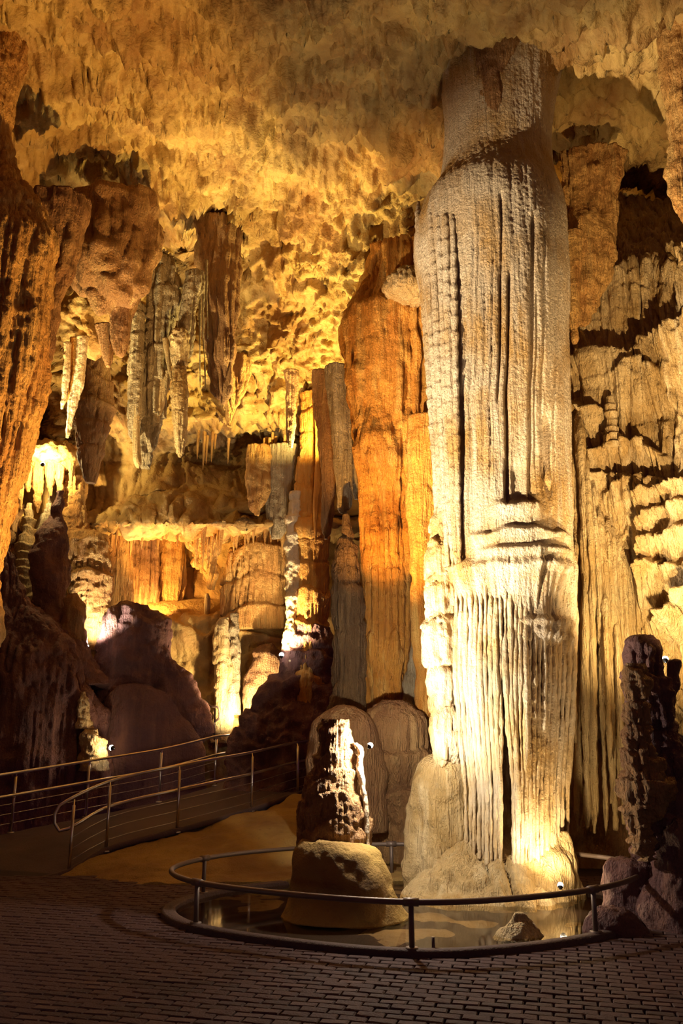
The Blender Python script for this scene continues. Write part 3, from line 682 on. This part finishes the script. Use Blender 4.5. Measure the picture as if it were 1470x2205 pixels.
tube('cap_lobe', [(1815, 690, 760), (1828, 672, 795), (1850, 665, 812), (1880, 664, 824), (1930, 668, 838), (1970, 676, 850)], 9.75, 'sand', FS, ratio=.8, res=.024, seed=126, big=(.04, .5), rough=(.01, .15))
form('rock_mound', 'small pale cone of silt in the shallow pool', 'rock', [(1965, 1108, 1132), (1985, 1090, 1150), (2005, 1072, 1168), (2022, 1060, 1180)], 9.05, 'tan', ratio=.6, res=.02, seed=127, rough=(.02, .12), big=(.03, .4))

# sandy bank between the ramp and the pool
net = [[P(x, y, d) for x, y, d in row] for row in (
    [(60, 1900, 12.6), (150, 1880, 12.9), (240, 1835, 13.3), (385, 1793, 13.8), (540, 1748, 15.4), (650, 1714, 17.0), (760, 1690, 18.4), (860, 1680, 19)],
    [(70, 1904, 12.5), (165, 1888, 12.7), (270, 1850, 12.9), (420, 1815, 13.2), (560, 1772, 14.2), (660, 1740, 15.2), (770, 1720, 16.2), (870, 1710, 17)],
    [(80, 1906, 12.4), (185, 1896, 12.4), (310, 1874, 12.5), (460, 1850, 12.6), (590, 1820, 13.0), (680, 1800, 13.6), (780, 1790, 14.2), (880, 1780, 15)],
    [(90, 1910, 12.3), (200, 1905, 12.25), (340, 1892, 12.2), (500, 1880, 12.2), (620, 1868, 12.4), (710, 1862, 12.6), (800, 1858, 12.9), (900, 1850, 13.4)],
    [(95, 1916, 12.1), (210, 1914, 12.0), (350, 1908, 11.9), (510, 1900, 11.8), (630, 1896, 11.8), (720, 1894, 11.9), (810, 1890, 12.0), (910, 1888, 12.2)])]
struct(sheet('floor_bank', lin_net(net, 150, 70), 'sand', thick=.3, toward=(.2, -.5, 1), big=(.06, .9), rough=(.02, .2), seed=9), 'sloping golden sandy bank below the ramp railing')

# ------------------------------------------------------------------ left side
form('flowstone_column', 'huge amber column with bark-like flutes at the left edge', 'column',
     [(-60, -190, 160), (60, -175, 70), (180, -165, 30), (260, -160, 18), (340, -165, 30), (450, -170, 85), (540, -175, 108), (700, -180, 98), (850, -185, 85), (950, -190, 62), (1060, -195, 38), (1150, -200, 18), (1250, -205, -5), (1400, -215, -15), (1600, -225, -25), (1940, -240, -30)], 10.8, 'bark', ratio=.7, res=.028, seed=130, flute=(.10, .18, .10), flute2=(.05, .07, .05), big=(.10, 1.2), rough=(.02, .1))
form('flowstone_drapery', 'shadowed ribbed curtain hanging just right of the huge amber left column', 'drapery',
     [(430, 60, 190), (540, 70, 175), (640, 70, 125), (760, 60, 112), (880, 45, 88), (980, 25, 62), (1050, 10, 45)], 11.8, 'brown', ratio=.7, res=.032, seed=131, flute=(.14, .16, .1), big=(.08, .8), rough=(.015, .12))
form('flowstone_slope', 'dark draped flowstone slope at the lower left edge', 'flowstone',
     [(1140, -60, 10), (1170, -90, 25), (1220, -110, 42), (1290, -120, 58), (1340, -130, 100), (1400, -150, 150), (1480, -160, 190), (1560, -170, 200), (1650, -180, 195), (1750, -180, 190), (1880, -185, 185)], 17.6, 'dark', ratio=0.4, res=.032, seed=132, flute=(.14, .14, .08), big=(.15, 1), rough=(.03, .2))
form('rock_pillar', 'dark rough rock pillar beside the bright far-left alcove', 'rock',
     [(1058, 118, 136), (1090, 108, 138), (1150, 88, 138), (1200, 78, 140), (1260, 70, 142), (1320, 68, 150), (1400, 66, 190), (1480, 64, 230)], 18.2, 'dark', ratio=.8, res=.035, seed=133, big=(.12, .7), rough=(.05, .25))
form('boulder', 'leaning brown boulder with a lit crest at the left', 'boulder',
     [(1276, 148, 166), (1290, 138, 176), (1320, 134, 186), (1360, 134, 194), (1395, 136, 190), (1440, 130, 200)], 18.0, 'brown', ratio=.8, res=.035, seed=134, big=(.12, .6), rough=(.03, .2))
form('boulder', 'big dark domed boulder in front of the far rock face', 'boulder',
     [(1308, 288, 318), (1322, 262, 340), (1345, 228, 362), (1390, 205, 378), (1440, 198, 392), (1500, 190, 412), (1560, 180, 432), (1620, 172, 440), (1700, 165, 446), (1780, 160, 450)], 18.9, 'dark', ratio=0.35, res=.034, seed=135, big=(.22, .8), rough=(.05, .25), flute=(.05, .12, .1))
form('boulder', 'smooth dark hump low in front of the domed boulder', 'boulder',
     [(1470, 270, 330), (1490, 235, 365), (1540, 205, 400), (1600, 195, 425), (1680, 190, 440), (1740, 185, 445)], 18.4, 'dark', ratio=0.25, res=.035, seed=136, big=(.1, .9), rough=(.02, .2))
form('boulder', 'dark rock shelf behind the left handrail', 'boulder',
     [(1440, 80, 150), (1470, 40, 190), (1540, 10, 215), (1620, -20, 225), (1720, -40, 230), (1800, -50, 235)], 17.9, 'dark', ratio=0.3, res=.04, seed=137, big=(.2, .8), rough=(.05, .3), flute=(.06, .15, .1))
form('boulder', 'small pale rock glaring white beside the left handrail', 'boulder',
     [(1572, 186, 206), (1582, 176, 216), (1600, 174, 224), (1618, 176, 226), (1660, 172, 230)], 17.2, 'tan', ratio=.8, res=.02, seed=138, big=(.06, .3), rough=(.03, .12))
form('stalagmite', 'faint little stalagmite above the small glaring rock', 'stalagmite',
     [(1490, 176, 181), (1508, 170, 188), (1525, 166, 192), (1545, 166, 194), (1570, 160, 200)], 17.3, 'tan', ratio=.9, res=.02, seed=139, ledge=(.02, .2, .05), rough=(.03, .1))

form('stalactite', 'brown ceiling pendant mass above the pair of yellow stalactites', 'pendant',
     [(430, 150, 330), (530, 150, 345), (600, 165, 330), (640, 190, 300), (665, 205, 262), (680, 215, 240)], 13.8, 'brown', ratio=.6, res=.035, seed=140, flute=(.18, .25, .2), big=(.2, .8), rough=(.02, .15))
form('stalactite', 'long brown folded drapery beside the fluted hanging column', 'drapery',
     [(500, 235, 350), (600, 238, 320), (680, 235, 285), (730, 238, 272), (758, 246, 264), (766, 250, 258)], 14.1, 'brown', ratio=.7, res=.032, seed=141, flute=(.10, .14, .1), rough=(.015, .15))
form('stalactite', 'narrow brown drapery tip next to a bright sliver of stone', 'drapery',
     [(700, 205, 245), (740, 215, 245), (775, 222, 242), (790, 230, 238)], 14.2, 'brown', ratio=.7, res=.03, seed=142, flute=(.05, .1, .1))
form('ceiling_knob', 'pale golden boss of rough ceiling rock above the yellow stalactites', 'rock',
     [(635, 165, 215), (655, 120, 230), (690, 112, 240), (715, 125, 236), (738, 150, 222), (748, 165, 200)], 15.2, 'wall', ratio=.7, res=.035, seed=143, big=(.2, .5), rough=(.06, .2))
form('stalactite', 'shorter bright yellow stalactite of the glowing pair', 'stalactite',
     [(738, 138, 152), (760, 138, 152), (810, 136, 150), (850, 133, 144), (875, 131, 136), (880, 132, 134)], 14.8, 'creamlow', ratio=.8, res=.018, seed=144, flute=(.03, .06, .02), rough=(.012, .08))
form('stalactite', 'longer bright yellow stalactite of the glowing pair', 'stalactite',
     [(725, 168, 190), (780, 165, 184), (830, 158, 178), (860, 150, 168), (900, 145, 158), (930, 143, 150), (942, 144, 147)], 14.8, 'creamlow', ratio=.8, res=.018, seed=145, flute=(.04, .07, .02), rough=(.012, .08))
form('stalactite', 'ochre stalactite wedged between the two bright yellow ones', 'stalactite',
     [(728, 152, 170), (780, 150, 164), (830, 148, 158), (870, 148, 153)], 14.9, 'orange', ratio=.8, res=.02, seed=146, flute=(.03, .06, .02))
form('flowstone_column', 'rounded olive-brown tiered column behind the yellow stalactites', 'column',
     [(722, 185, 205), (740, 176, 222), (790, 168, 234), (850, 160, 240), (875, 156, 244), (900, 162, 236), (950, 168, 225), (1000, 175, 212), (1040, 184, 204)], 17.3, 'brown', ratio=.8, res=.028, seed=147, ledge=(.10, .65, .25), flute=(.06, .10, .03), rough=(.015, .12))
HC = thing('hanging_column', 'tall fluted hanging column, greenish at the top and gold at its twin tips', 'stalactite', tuple(P(320, 1005, 15)))
tube('core', [(545, 335, 360), (560, 332, 372), (590, 328, 380), (640, 322, 385), (700, 318, 372), (760, 310, 365), (830, 300, 352), (900, 300, 345), (950, 302, 332), (990, 305, 324), (1008, 311, 318)], 15.1, 'grey', HC, ratio=.8, res=.024, seed=148, flute=(.17, .10, .03), ledge=(.025, .7, .3), rough=(.015, .1))
tube('side_shaft', [(652, 284, 300), (660, 280, 308), (720, 283, 309), (800, 279, 308), (850, 278, 306), (900, 276, 303), (935, 279, 296), (950, 284, 289)], 14.8, 'grey', HC, ratio=.9, res=.022, seed=149, flute=(.09, .08, .03), ledge=(.02, .45, .1), rough=(.012, .08))
tube('front_tip', [(860, 286, 300), (920, 286, 300), (970, 286, 302), (995, 288, 304), (1008, 294, 300)], 14.75, 'tan', HC, ratio=.9, res=.02, seed=150, flute=(.03, .06, .03))
tube('side_drape', [(800, 350, 372), (840, 340, 362), (880, 330, 350), (910, 334, 342)], 15.0, 'tan', HC, ratio=.8, res=.024, seed=151, flute=(.04, .07, .03))
ST = thing('figure_stalactite', 'slender bulbous stalactite with ragged shoulders and a long fluted tip', 'stalactite', tuple(P(403, 982, 14.9)))
tube('upper_drape', [(585, 400, 440), (620, 394, 438), (660, 390, 420), (700, 386, 418), (740, 386, 414), (770, 392, 404)], 14.9, 'grey', ST, ratio=.7, res=.022, seed=152, flute=(.07, .08, .03), rough=(.02, .1))
tube('shoulder', [(712, 372, 404), (725, 366, 406), (745, 366, 404), (780, 370, 400), (800, 374, 398), (820, 374, 396)], 14.8, 'tan', ST, ratio=.8, res=.02, seed=153, flute=(.06, .07, .02), rough=(.02, .08))
tube('arm', [(728, 350, 362), (750, 352, 364), (780, 358, 367), (805, 364, 369), (816, 367, 369)], 14.85, 'tan', ST, ratio=.8, res=.018, seed=154, flute=(.02, .05, .02))
tube('body', [(790, 376, 396), (815, 372, 400), (840, 369, 402), (880, 372, 402), (930, 375, 400), (960, 378, 396), (976, 381, 393), (984, 385, 389)], 14.7, 'tan', ST, ratio=.9, res=.018, seed=155, flute=(.05, .07, .02), ledge=(.03, .3, .05), rough=(.008, .06))
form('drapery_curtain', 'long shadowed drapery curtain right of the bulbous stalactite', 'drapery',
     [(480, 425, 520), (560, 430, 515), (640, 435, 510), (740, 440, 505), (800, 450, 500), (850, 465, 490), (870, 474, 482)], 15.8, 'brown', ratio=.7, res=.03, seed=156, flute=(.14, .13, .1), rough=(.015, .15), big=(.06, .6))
for i, (x0, x1, y0, y1, lb) in enumerate([(430, 431, 600, 850, 'longest thread-like straw stalactite on the shadowed curtain'), (437, 442, 590, 840, 'curling thread-like straw stalactite on the shadowed curtain'), (444, 447, 560, 730, 'short thread-like straw stalactite on the shadowed curtain')]):
    form('straw_stalactite', lb, 'stalactite', [(y0, x0 - 3, x0 + 4), (y0 + 60, x0 - 2.6, x0 + 3), ((y0 + y1) / 2, x0 - 2, x0 + 2.4), (y1 - 50, x1 - 2.5, x1 + .8), (y1, x1 - .3, x1 + .5)], 15.2 - .1 * i, 'grey', ratio=1, res=.02, seed=160 + i, rough=(.01, .15))
form('stalactite', 'fan-shaped ochre stalactite with a trickling pink tip on the dim ceiling slope', 'stalactite',
     [(770, 465, 535), (800, 472, 535), (840, 482, 528), (880, 486, 510), (905, 488, 500), (918, 490, 496)], 16.6, 'bark', ratio=.6, res=.026, seed=165, flute=(.12, .12, .08), rough=(.02, .15))
form('flowstone_drapery', 'golden drapery lobe under the dark hole at the back', 'drapery',
     [(960, 535, 575), (1000, 530, 580), (1060, 530, 575), (1090, 538, 565), (1110, 548, 555)], 18.4, 'bark', ratio=.7, res=.03, seed=166, flute=(.08, .14, .1), rough=(.03, .2))
# bright alcove column and its hanging teeth
form('flowstone_column', 'ragged golden column with a white-hot foot at the left', 'column',
     [(1030, 145, 178), (1060, 138, 182), (1110, 138, 180), (1145, 140, 195), (1160, 142, 228), (1200, 145, 232), (1250, 155, 232), (1300, 168, 228), (1350, 185, 222), (1400, 195, 218)], 19.2, 'bark', ratio=.8, res=.026, seed=167, flute=(.10, .12, .08), pop=(.05, .12), rough=(.04, .2), ledge=(.1, .8, .3))
form('flowstone_drapery', 'dim ribbed curtain wall right of the ragged golden column', 'drapery',
     [(1150, 222, 275), (1220, 230, 282), (1290, 228, 285), (1350, 225, 285), (1400, 222, 290)], 20.6, 'bark', ratio=.6, res=.032, seed=168, flute=(.12, .14, .06), rough=(.02, .2))
form('stalagmite', 'small ringed yellow stalagmite in the bright alcove', 'stalagmite',
     [(1085, 62, 66), (1100, 56, 70), (1140, 52, 72), (1180, 40, 80), (1240, 38, 82), (1330, 45, 75)], 18.9, 'tan', ratio=.9, res=.024, seed=169, ledge=(.10, .2, .05), rough=(.01, .1))
form('flowstone_slope', 'grey flowstone slope inside the bright alcove', 'flowstone',
     [(1050, 112, 130), (1100, 98, 135), (1150, 60, 140), (1200, 35, 140), (1300, 30, 140)], 19.3, 'grey', ratio=.6, res=.03, seed=170, ledge=(.06, .14, .05), rough=(.02, .15))
form('rock_shelf', 'bright ledge of pale rock roofing the far-left alcove', 'rock',
     [(958, 60, 150), (970, 30, 168), (985, 20, 168), (998, 30, 160), (1004, 50, 140)], 18.9, 'wall', ratio=.6, res=.035, seed=171, big=(.1, .5), rough=(.06, .2))
for i, (x, y0, y1, w, lb) in enumerate([(45, 985, 1098, 9, 'leftmost pale stalactite in the bright alcove'), (62, 985, 1060, 12, 'blunt golden stalactite in the bright alcove'), (82, 985, 1105, 13, 'longest golden stalactite in the bright alcove'), (110, 985, 1068, 13, 'stubby yellow stalactite at the right of the bright alcove'), (130, 985, 1070, 10, 'narrow yellow-green stalactite at the alcove mouth'), (155, 960, 1045, 9, 'ragged yellow stalactite over the ragged golden column')]):
    form('stalactite', lb, 'stalactite', [(y0, x - w, x + w), (y0 * .5 + y1 * .5, x - w * .9, x + w * .7), (y1 - 18, x - w * .55, x + w * .35), (y1, x - 2, x + 1)], 18.8, 'bark', ratio=.8, res=.024, seed=172 + i, flute=(.05, .09, .04), rough=(.02, .12))
# little teeth along the shelf lip and the ceiling, all alike
TEETH = 'short ochre stalactite tooth along the lip of the dim far shelf'
rnd = random.Random(11)
tooth = None
for i in range(46):
    x = 245 + i * 8.4 + rnd.uniform(-4, 4); y0 = 1120 + rnd.uniform(-14, 6); L = rnd.uniform(28, 75) * (1.5 if 400 < x < 480 else 1)
    p = P(x, y0, 19.55 + rnd.uniform(-.1, .7)); sc_ = mpp(y0, 19.5)
    if tooth is None:
        tooth = form('shelf_tooth', TEETH, 'stalactite', [(1100, 700, 716), (1130, 702, 714), (1170, 705, 712), (1200, 708, 709)], 19.5, 'bark', 'teeth on the far shelf lip', ratio=.9, res=.02, seed=180, flute=(.03, .06, .02))
        z0 = tooth.data; top = max(v.co.z for v in z0.vertices); 
        for v in z0.vertices: v.co.z -= top
        o = tooth
    else:
        o = tooth.copy(); C.objects.link(o)
    o.location = p; o.scale = (rnd.uniform(.6, 1.1), rnd.uniform(.6, 1.1), L / 100); o.rotation_euler = (0, 0, rnd.uniform(0, 6.28))
TEETH2 = 'thin pale straw stalactite fringing the dark hole in the ceiling'
for i in range(16):
    x = rnd.choice([rnd.uniform(425, 500), rnd.uniform(560, 625)]); y0 = 935 + rnd.uniform(-8, 10)
    o = tooth.copy(); C.objects.link(o); o['label'] = TEETH2; o['group'] = 'straws round the ceiling hole'; o.name = 'straw_stalactite'
    o.location = P(x, y0, 18.7 + rnd.uniform(-.2, .3)); o.scale = (.45, .45, rnd.uniform(.3, .75))

# ------------------------------------------------------------------ right side
form('stalactite', 'brown ceiling drapery hanging in front of the right wall top', 'drapery',
     [(330, 1200, 1345), (430, 1205, 1335), (525, 1208, 1328), (580, 1210, 1315), (620, 1215, 1305), (660, 1225, 1290), (690, 1232, 1270), (705, 1240, 1262)], 12.5, 'bark', ratio=.5, res=.028, seed=201, flute=(.16, .15, .1), big=(.1, .7), rough=(.03, .15))
form('stalactite', 'tapered brown stalactite against the giant column right edge', 'stalactite',
     [(500, 1212, 1250), (600, 1216, 1250), (680, 1222, 1245), (720, 1230, 1242), (740, 1236, 1239)], 12.1, 'bark', ratio=.8, res=.024, seed=202, flute=(.05, .09, .05), rough=(.02, .15))
form('stalactite', 'amber pendant curtain at the upper right corner', 'drapery',
     [(60, 1425, 1640), (180, 1435, 1630), (280, 1442, 1610), (380, 1440, 1580), (430, 1446, 1540), (470, 1458, 1510), (490, 1466, 1490)], 10.4, 'bark', ratio=.6, res=.03, seed=203, flute=(.12, .16, .1), big=(.1, .8), rough=(.03, .15))
form('stalactite', 'dim fluted stalactite hanging above the giant column shoulder', 'stalactite',
     [(60, 1010, 1150), (160, 1020, 1110), (250, 1030, 1090), (310, 1036, 1080), (336, 1046, 1074), (346, 1055, 1066)], 11.0, 'brown', ratio=.9, res=.028, seed=204, flute=(.08, .12, .05), rough=(.02, .15))
form('flowstone_column', 'little ringed pillar standing on the right wall tier', 'column',
     [(855, 1310, 1316), (870, 1305, 1322), (900, 1305, 1326), (930, 1305, 1330), (965, 1298, 1336)], 12.35, 'tan', ratio=.9, res=.016, seed=205, ledge=(.05, .13, .02), rough=(.01, .08))
# the right curtain: blades hanging free
RC = thing('stone_curtain', 'tall pale stone curtain with knife-like tips right of the giant column', 'drapery', tuple(P(1290, 1790, 12.4)))
rnd = random.Random(5)
BL = [(1232, 900, 1240, 1130, 1790, 7, 12.5), (1247, 880, 1258, 1120, 1786, 9, 12.3), (1262, 960, 1274, 1250, 1795, 7, 12.2), (1238, 1150, 1236, 1300, 1600, 5, 12.1),
      (1276, 1010, 1290, 1300, 1800, 6, 12.3), (1288, 1060, 1302, 1330, 1730, 7, 12.35), (1296, 1090, 1312, 1360, 1788, 6, 12.3), (1308, 1100, 1322, 1380, 1700, 7, 12.3), (1318, 1110, 1330, 1400, 1775, 6, 12.3),
      (1330, 1120, 1338, 1400, 1770, 7, 12.35), (1342, 1130, 1348, 1420, 1812, 7, 12.3), (1352, 1180, 1356, 1450, 1740, 6, 12.4), (1364, 1200, 1366, 1450, 1680, 7, 12.4), (1302, 1250, 1308, 1450, 1650, 5, 12.1), (1326, 1300, 1334, 1500, 1690, 5, 12.1)]
for i, (xt, yt, xm, ym, yb, w, dd) in enumerate(BL):
    xb = xm + (xm - xt) * .9 + rnd.uniform(-2, 2)
    if i < 3: xb = xm + 6
    tube('blade', [(yt, xt - w * .5, xt + w * .5, dd + .35), (yt + 60, xt - w, xt + w, dd + .1), (ym, xm - w, xm + w, dd), ((ym + yb) / 2, (xm + xb) / 2 - w, (xm + xb) / 2 + w, dd), (yb - 60, xb - w * .8, xb + w * .8, dd), (yb, xb - 1.2, xb + 1.6, dd)],
         dd, 'tan', RC, ratio=1.7, res=.022, seed=210 + i, flute=(.03, .06, .03), rough=(.008, .1), big=(.02, .5))

KS = thing('knobbly_stalagmite', 'tall knobbly dark stalagmite at the right edge before the lit wall', 'stalagmite', tuple(P(1410, 1860, 9.6)))
tube('trunk', [(1380, 1378, 1392), (1388, 1370, 1404), (1410, 1362, 1412), (1440, 1362, 1420), (1500, 1360, 1432), (1560, 1362, 1450), (1620, 1358, 1475), (1690, 1352, 1500), (1740, 1358, 1500), (1800, 1370, 1490), (1850, 1384, 1480), (1880, 1392, 1480)], 9.8, 'dark', KS, ratio=.8, res=.018, seed=230, ledge=(.09, .42, .2), flute=(.07, .07, .03), rough=(.03, .09), big=(.05, .4))
tube('stub', [(1420, 1448, 1458), (1426, 1438, 1466), (1450, 1436, 1464), (1490, 1434, 1458), (1530, 1428, 1450)], 9.7, 'dark', KS, ratio=.8, res=.018, seed=231, rough=(.02, .1))
tube('crust', [(1430, 1360, 1378), (1470, 1358, 1384), (1530, 1358, 1380), (1590, 1356, 1390), (1650, 1350, 1412), (1695, 1345, 1436), (1725, 1352, 1430), (1760, 1358, 1400), (1800, 1364, 1396), (1850, 1384, 1400)], 9.42, 'brown', KS, ratio=.9, res=.014, seed=232, pop=(.04, .07), flute=(.08, .06, .03), ledge=(.09, .3, .12), rough=(.03, .08))
form('boulder', 'round dark boulder on the pool edge at the right', 'boulder',
     [(1843, 1335, 1375), (1852, 1312, 1395), (1875, 1302, 1408), (1910, 1300, 1412), (1950, 1300, 1414), (1975, 1310, 1410)], 9.9, 'dark', ratio=.8, res=.022, seed=233, big=(.06, .4), rough=(.03, .14))
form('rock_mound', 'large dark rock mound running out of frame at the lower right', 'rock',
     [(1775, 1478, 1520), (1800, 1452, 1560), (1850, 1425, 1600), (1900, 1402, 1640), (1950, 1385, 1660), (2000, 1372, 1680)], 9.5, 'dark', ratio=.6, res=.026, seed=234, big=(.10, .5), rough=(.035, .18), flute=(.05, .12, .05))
form('rock_mound', 'low dark rock inside the pool beside the right front post', 'rock',
     [(1955, 1290, 1340), (1975, 1268, 1380), (2000, 1258, 1400), (2018, 1255, 1410)], 9.2, 'dark', ratio=.5, res=.022, seed=235, big=(.04, .4), rough=(.015, .1))
# dim rock behind the curtain and the pool
form('rock_mound', 'dim brown rock bank behind the curtain tips and the pool', 'rock',
     [(1560, 1180, 1330), (1640, 1140, 1380), (1740, 1120, 1420), (1830, 1110, 1440), (1900, 1100, 1450)], 14.0, 'brown', ratio=.4, res=.04, seed=236, big=(.15, .8), rough=(.05, .3))

# ------------------------------------------------------------------ ramp, railings
near = [(60, 1905, 12.7), (148, 1880, 12.95), (228, 1833, 13.35), (381, 1792, 13.85), (541, 1747, 15.5), (640, 1713, 17.05), (730, 1692, 18.4), (800, 1678, 19.6)]
far = [(-160, 1830, 14.4), (-60, 1810, 14.8), (23, 1793, 15.25), (184, 1760, 16.1), (342, 1727, 17.1), (462, 1692, 18.1), (500, 1660, 19.0), (520, 1640, 20.0)]
net = [[P(*a) for a in near], [(P(*a) + P(*b)) / 2 for a, b in zip(near, far)], [P(*b) for b in far]]
net[0].insert(0, P(-120, 1935, 11.7)); net[1].insert(0, P(-200, 1890, 13.0)); net[2].insert(0, P(-280, 1850, 14.2))
struct(sheet('floor_ramp', lin_net(net, 120, 40), 'ramp', thick=.3, toward=(0, 0, 1), rough=(.006, .3), seed=31), 'dark concrete ramp rising between two steel railings')
# kerb edge of the ramp
pipe_pts = [P(x, y - 3, d) for x, y, d in near]
struct(pipe('trim_1', pipe_pts, .05, 'curb', seg=8), 'low concrete edge along the near side of the ramp')

def railing(label, posts, hand, post_h, cables, offs, closed_end):
    """posts: base points; hand: handrail points (upper, lower)"""
    t = thing('handrail', label, 'railing', tuple(np.mean(posts, 0)))
    for b in posts:
        b = np.array(b)
        p = pipe('post', [b + [0, 0, -.02], b + [0, 0, post_h]], .024, 'steel', t, seg=10, sub=1)
        pl = pipe('base_plate', [b + [0, 0, -.01], b + [0, 0, .012]], .06, 'steel', p, seg=12, sub=1)
        br = pipe('bracket', [b + [0, 0, post_h - .02], b + [0, 0, post_h + .02] + np.array(offs) * .4, b + np.array([0, 0, post_h + .07]) + np.array(offs)], .012, 'steel', p, seg=8, sub=4)
        pipe('bracket', [b + [0, 0, post_h * .62], b + [0, 0, post_h * .62] + np.array(offs) * .6, b + np.array([0, 0, post_h * .62 + .05]) + np.array(offs)], .012, 'steel', p, seg=8, sub=4)
    pipe('rail', hand, .024, 'steel', t, seg=12, sub=8)
    for z in cables:
        pipe('cable', [np.array(b) + [0, 0, z] for b in posts], .005, 'steel', t, seg=6, sub=4)
    return t
PH = .93; OFF = np.array([-.03, .10, 0])
nb = [P(*a) for a in near[1:]]
ends = nb[0] + np.array([-.10, -.05, 0])
def up(b, h): return np.array(b) + OFF + [0, 0, h]
hand = [up(b, PH * .62 + .05) for b in nb[::-1]] 
e0 = nb[0] + OFF
hand += [e0 + [-.16, -.02, .56], e0 + [-.24, -.05, .64], e0 + [-.25, -.05, .85], e0 + [-.16, -.02, .96]]
hand += [up(b, PH + .07) for b in nb[1:]]
railing('steel double handrail on the near side of the ramp, with a looped end', nb, hand, PH, (.16, .32, .48), OFF, True)
fb = [P(*a) for a in [far[1]] + far[2:6]]
OFF = np.array([.04, -.10, 0])
hl = [up(b, PH * .62 + .05) for b in fb]; hu = [up(b, PH + .07) for b in fb]
e = fb[-1]
hand = hl + [e + [.28, .35, .68], e + [.36, .7, .75], e + [.30, 1.0, .80], e + [.30, 1.0, 1.04], e + [.38, .7, 1.07], e + [.28, .3, 1.03]] + hu[::-1]
railing('steel double handrail on the far side of the ramp', fb, hand, PH, (.16, .32, .48), OFF, True)
t = thing('handrail', 'small dark handrail frame where the path passes the pale rock face', 'railing', tuple(P(455, 1590, 18.6)))
for x, y0, y1 in ((443, 1513, 1590), (462, 1526, 1594)):
    pipe('post', [P(x, y1, 19.3), P(x, y0, 19.3)], .022, 'iron', t, seg=8, sub=1)
pipe('rail', [P(400, 1494, 20.0), P(430, 1508, 19.6), P(456, 1521, 19.3), P(470, 1524, 19.2), P(472, 1545, 19.2), P(462, 1554, 19.25)], .024, 'iron', t, sub=6)
pipe('rail', [P(400, 1520, 20.0), P(430, 1540, 19.6), P(456, 1553, 19.3)], .02, 'iron', t, sub=6)

# pool rail
PR = thing('pool_rail', 'knee-high dark pipe rail around the oval pool', 'railing', tuple(PMID))
RH = .40
rail_pts = closed_curve(POOL, 72); rail_pts[:, 2] = RH + .05
rail_pts[:, :2] = (rail_pts[:, :2] - PMID[:2]) * 1.01 + PMID[:2]
pipe('rail', rail_pts, .028, 'iron', PR, seg=10, closed=True, sub=2)
for px, py in ((415, 1996), (905, 2055), (1312, 2010), (1297, 1930), (847, 1893), (470, 1927)):
    b = G(px, py, .05); k = np.argmin(np.linalg.norm(rail_pts[:, :2] - b[:2], axis=1)); b[:2] = rail_pts[k, :2]
    m = 'iron'
    pipe('post', [b + [0, 0, -.02], b + [0, 0, RH + .02]], .026, m, PR, seg=10, sub=1)
    tg_ = rail_pts[(k + 1) % 72] - rail_pts[k - 1]; tg_ /= np.linalg.norm(tg_)
    pipe('coupling', [rail_pts[k] - tg_ * .07, rail_pts[k] + tg_ * .07], .038, m, PR, seg=10, sub=1)
    pipe('flange', [b + [0, 0, .0], b + [0, 0, .02]], .06, m, PR, seg=10, sub=1)
b = G(933, 2046, .03)
tag(pipe('pipe_stub', [b + [0, 0, -.06], b + [0, 0, .11]], .016, 'iron', seg=10, sub=1), 'short dark pipe stub standing just inside the pool kerb', 'pipe')
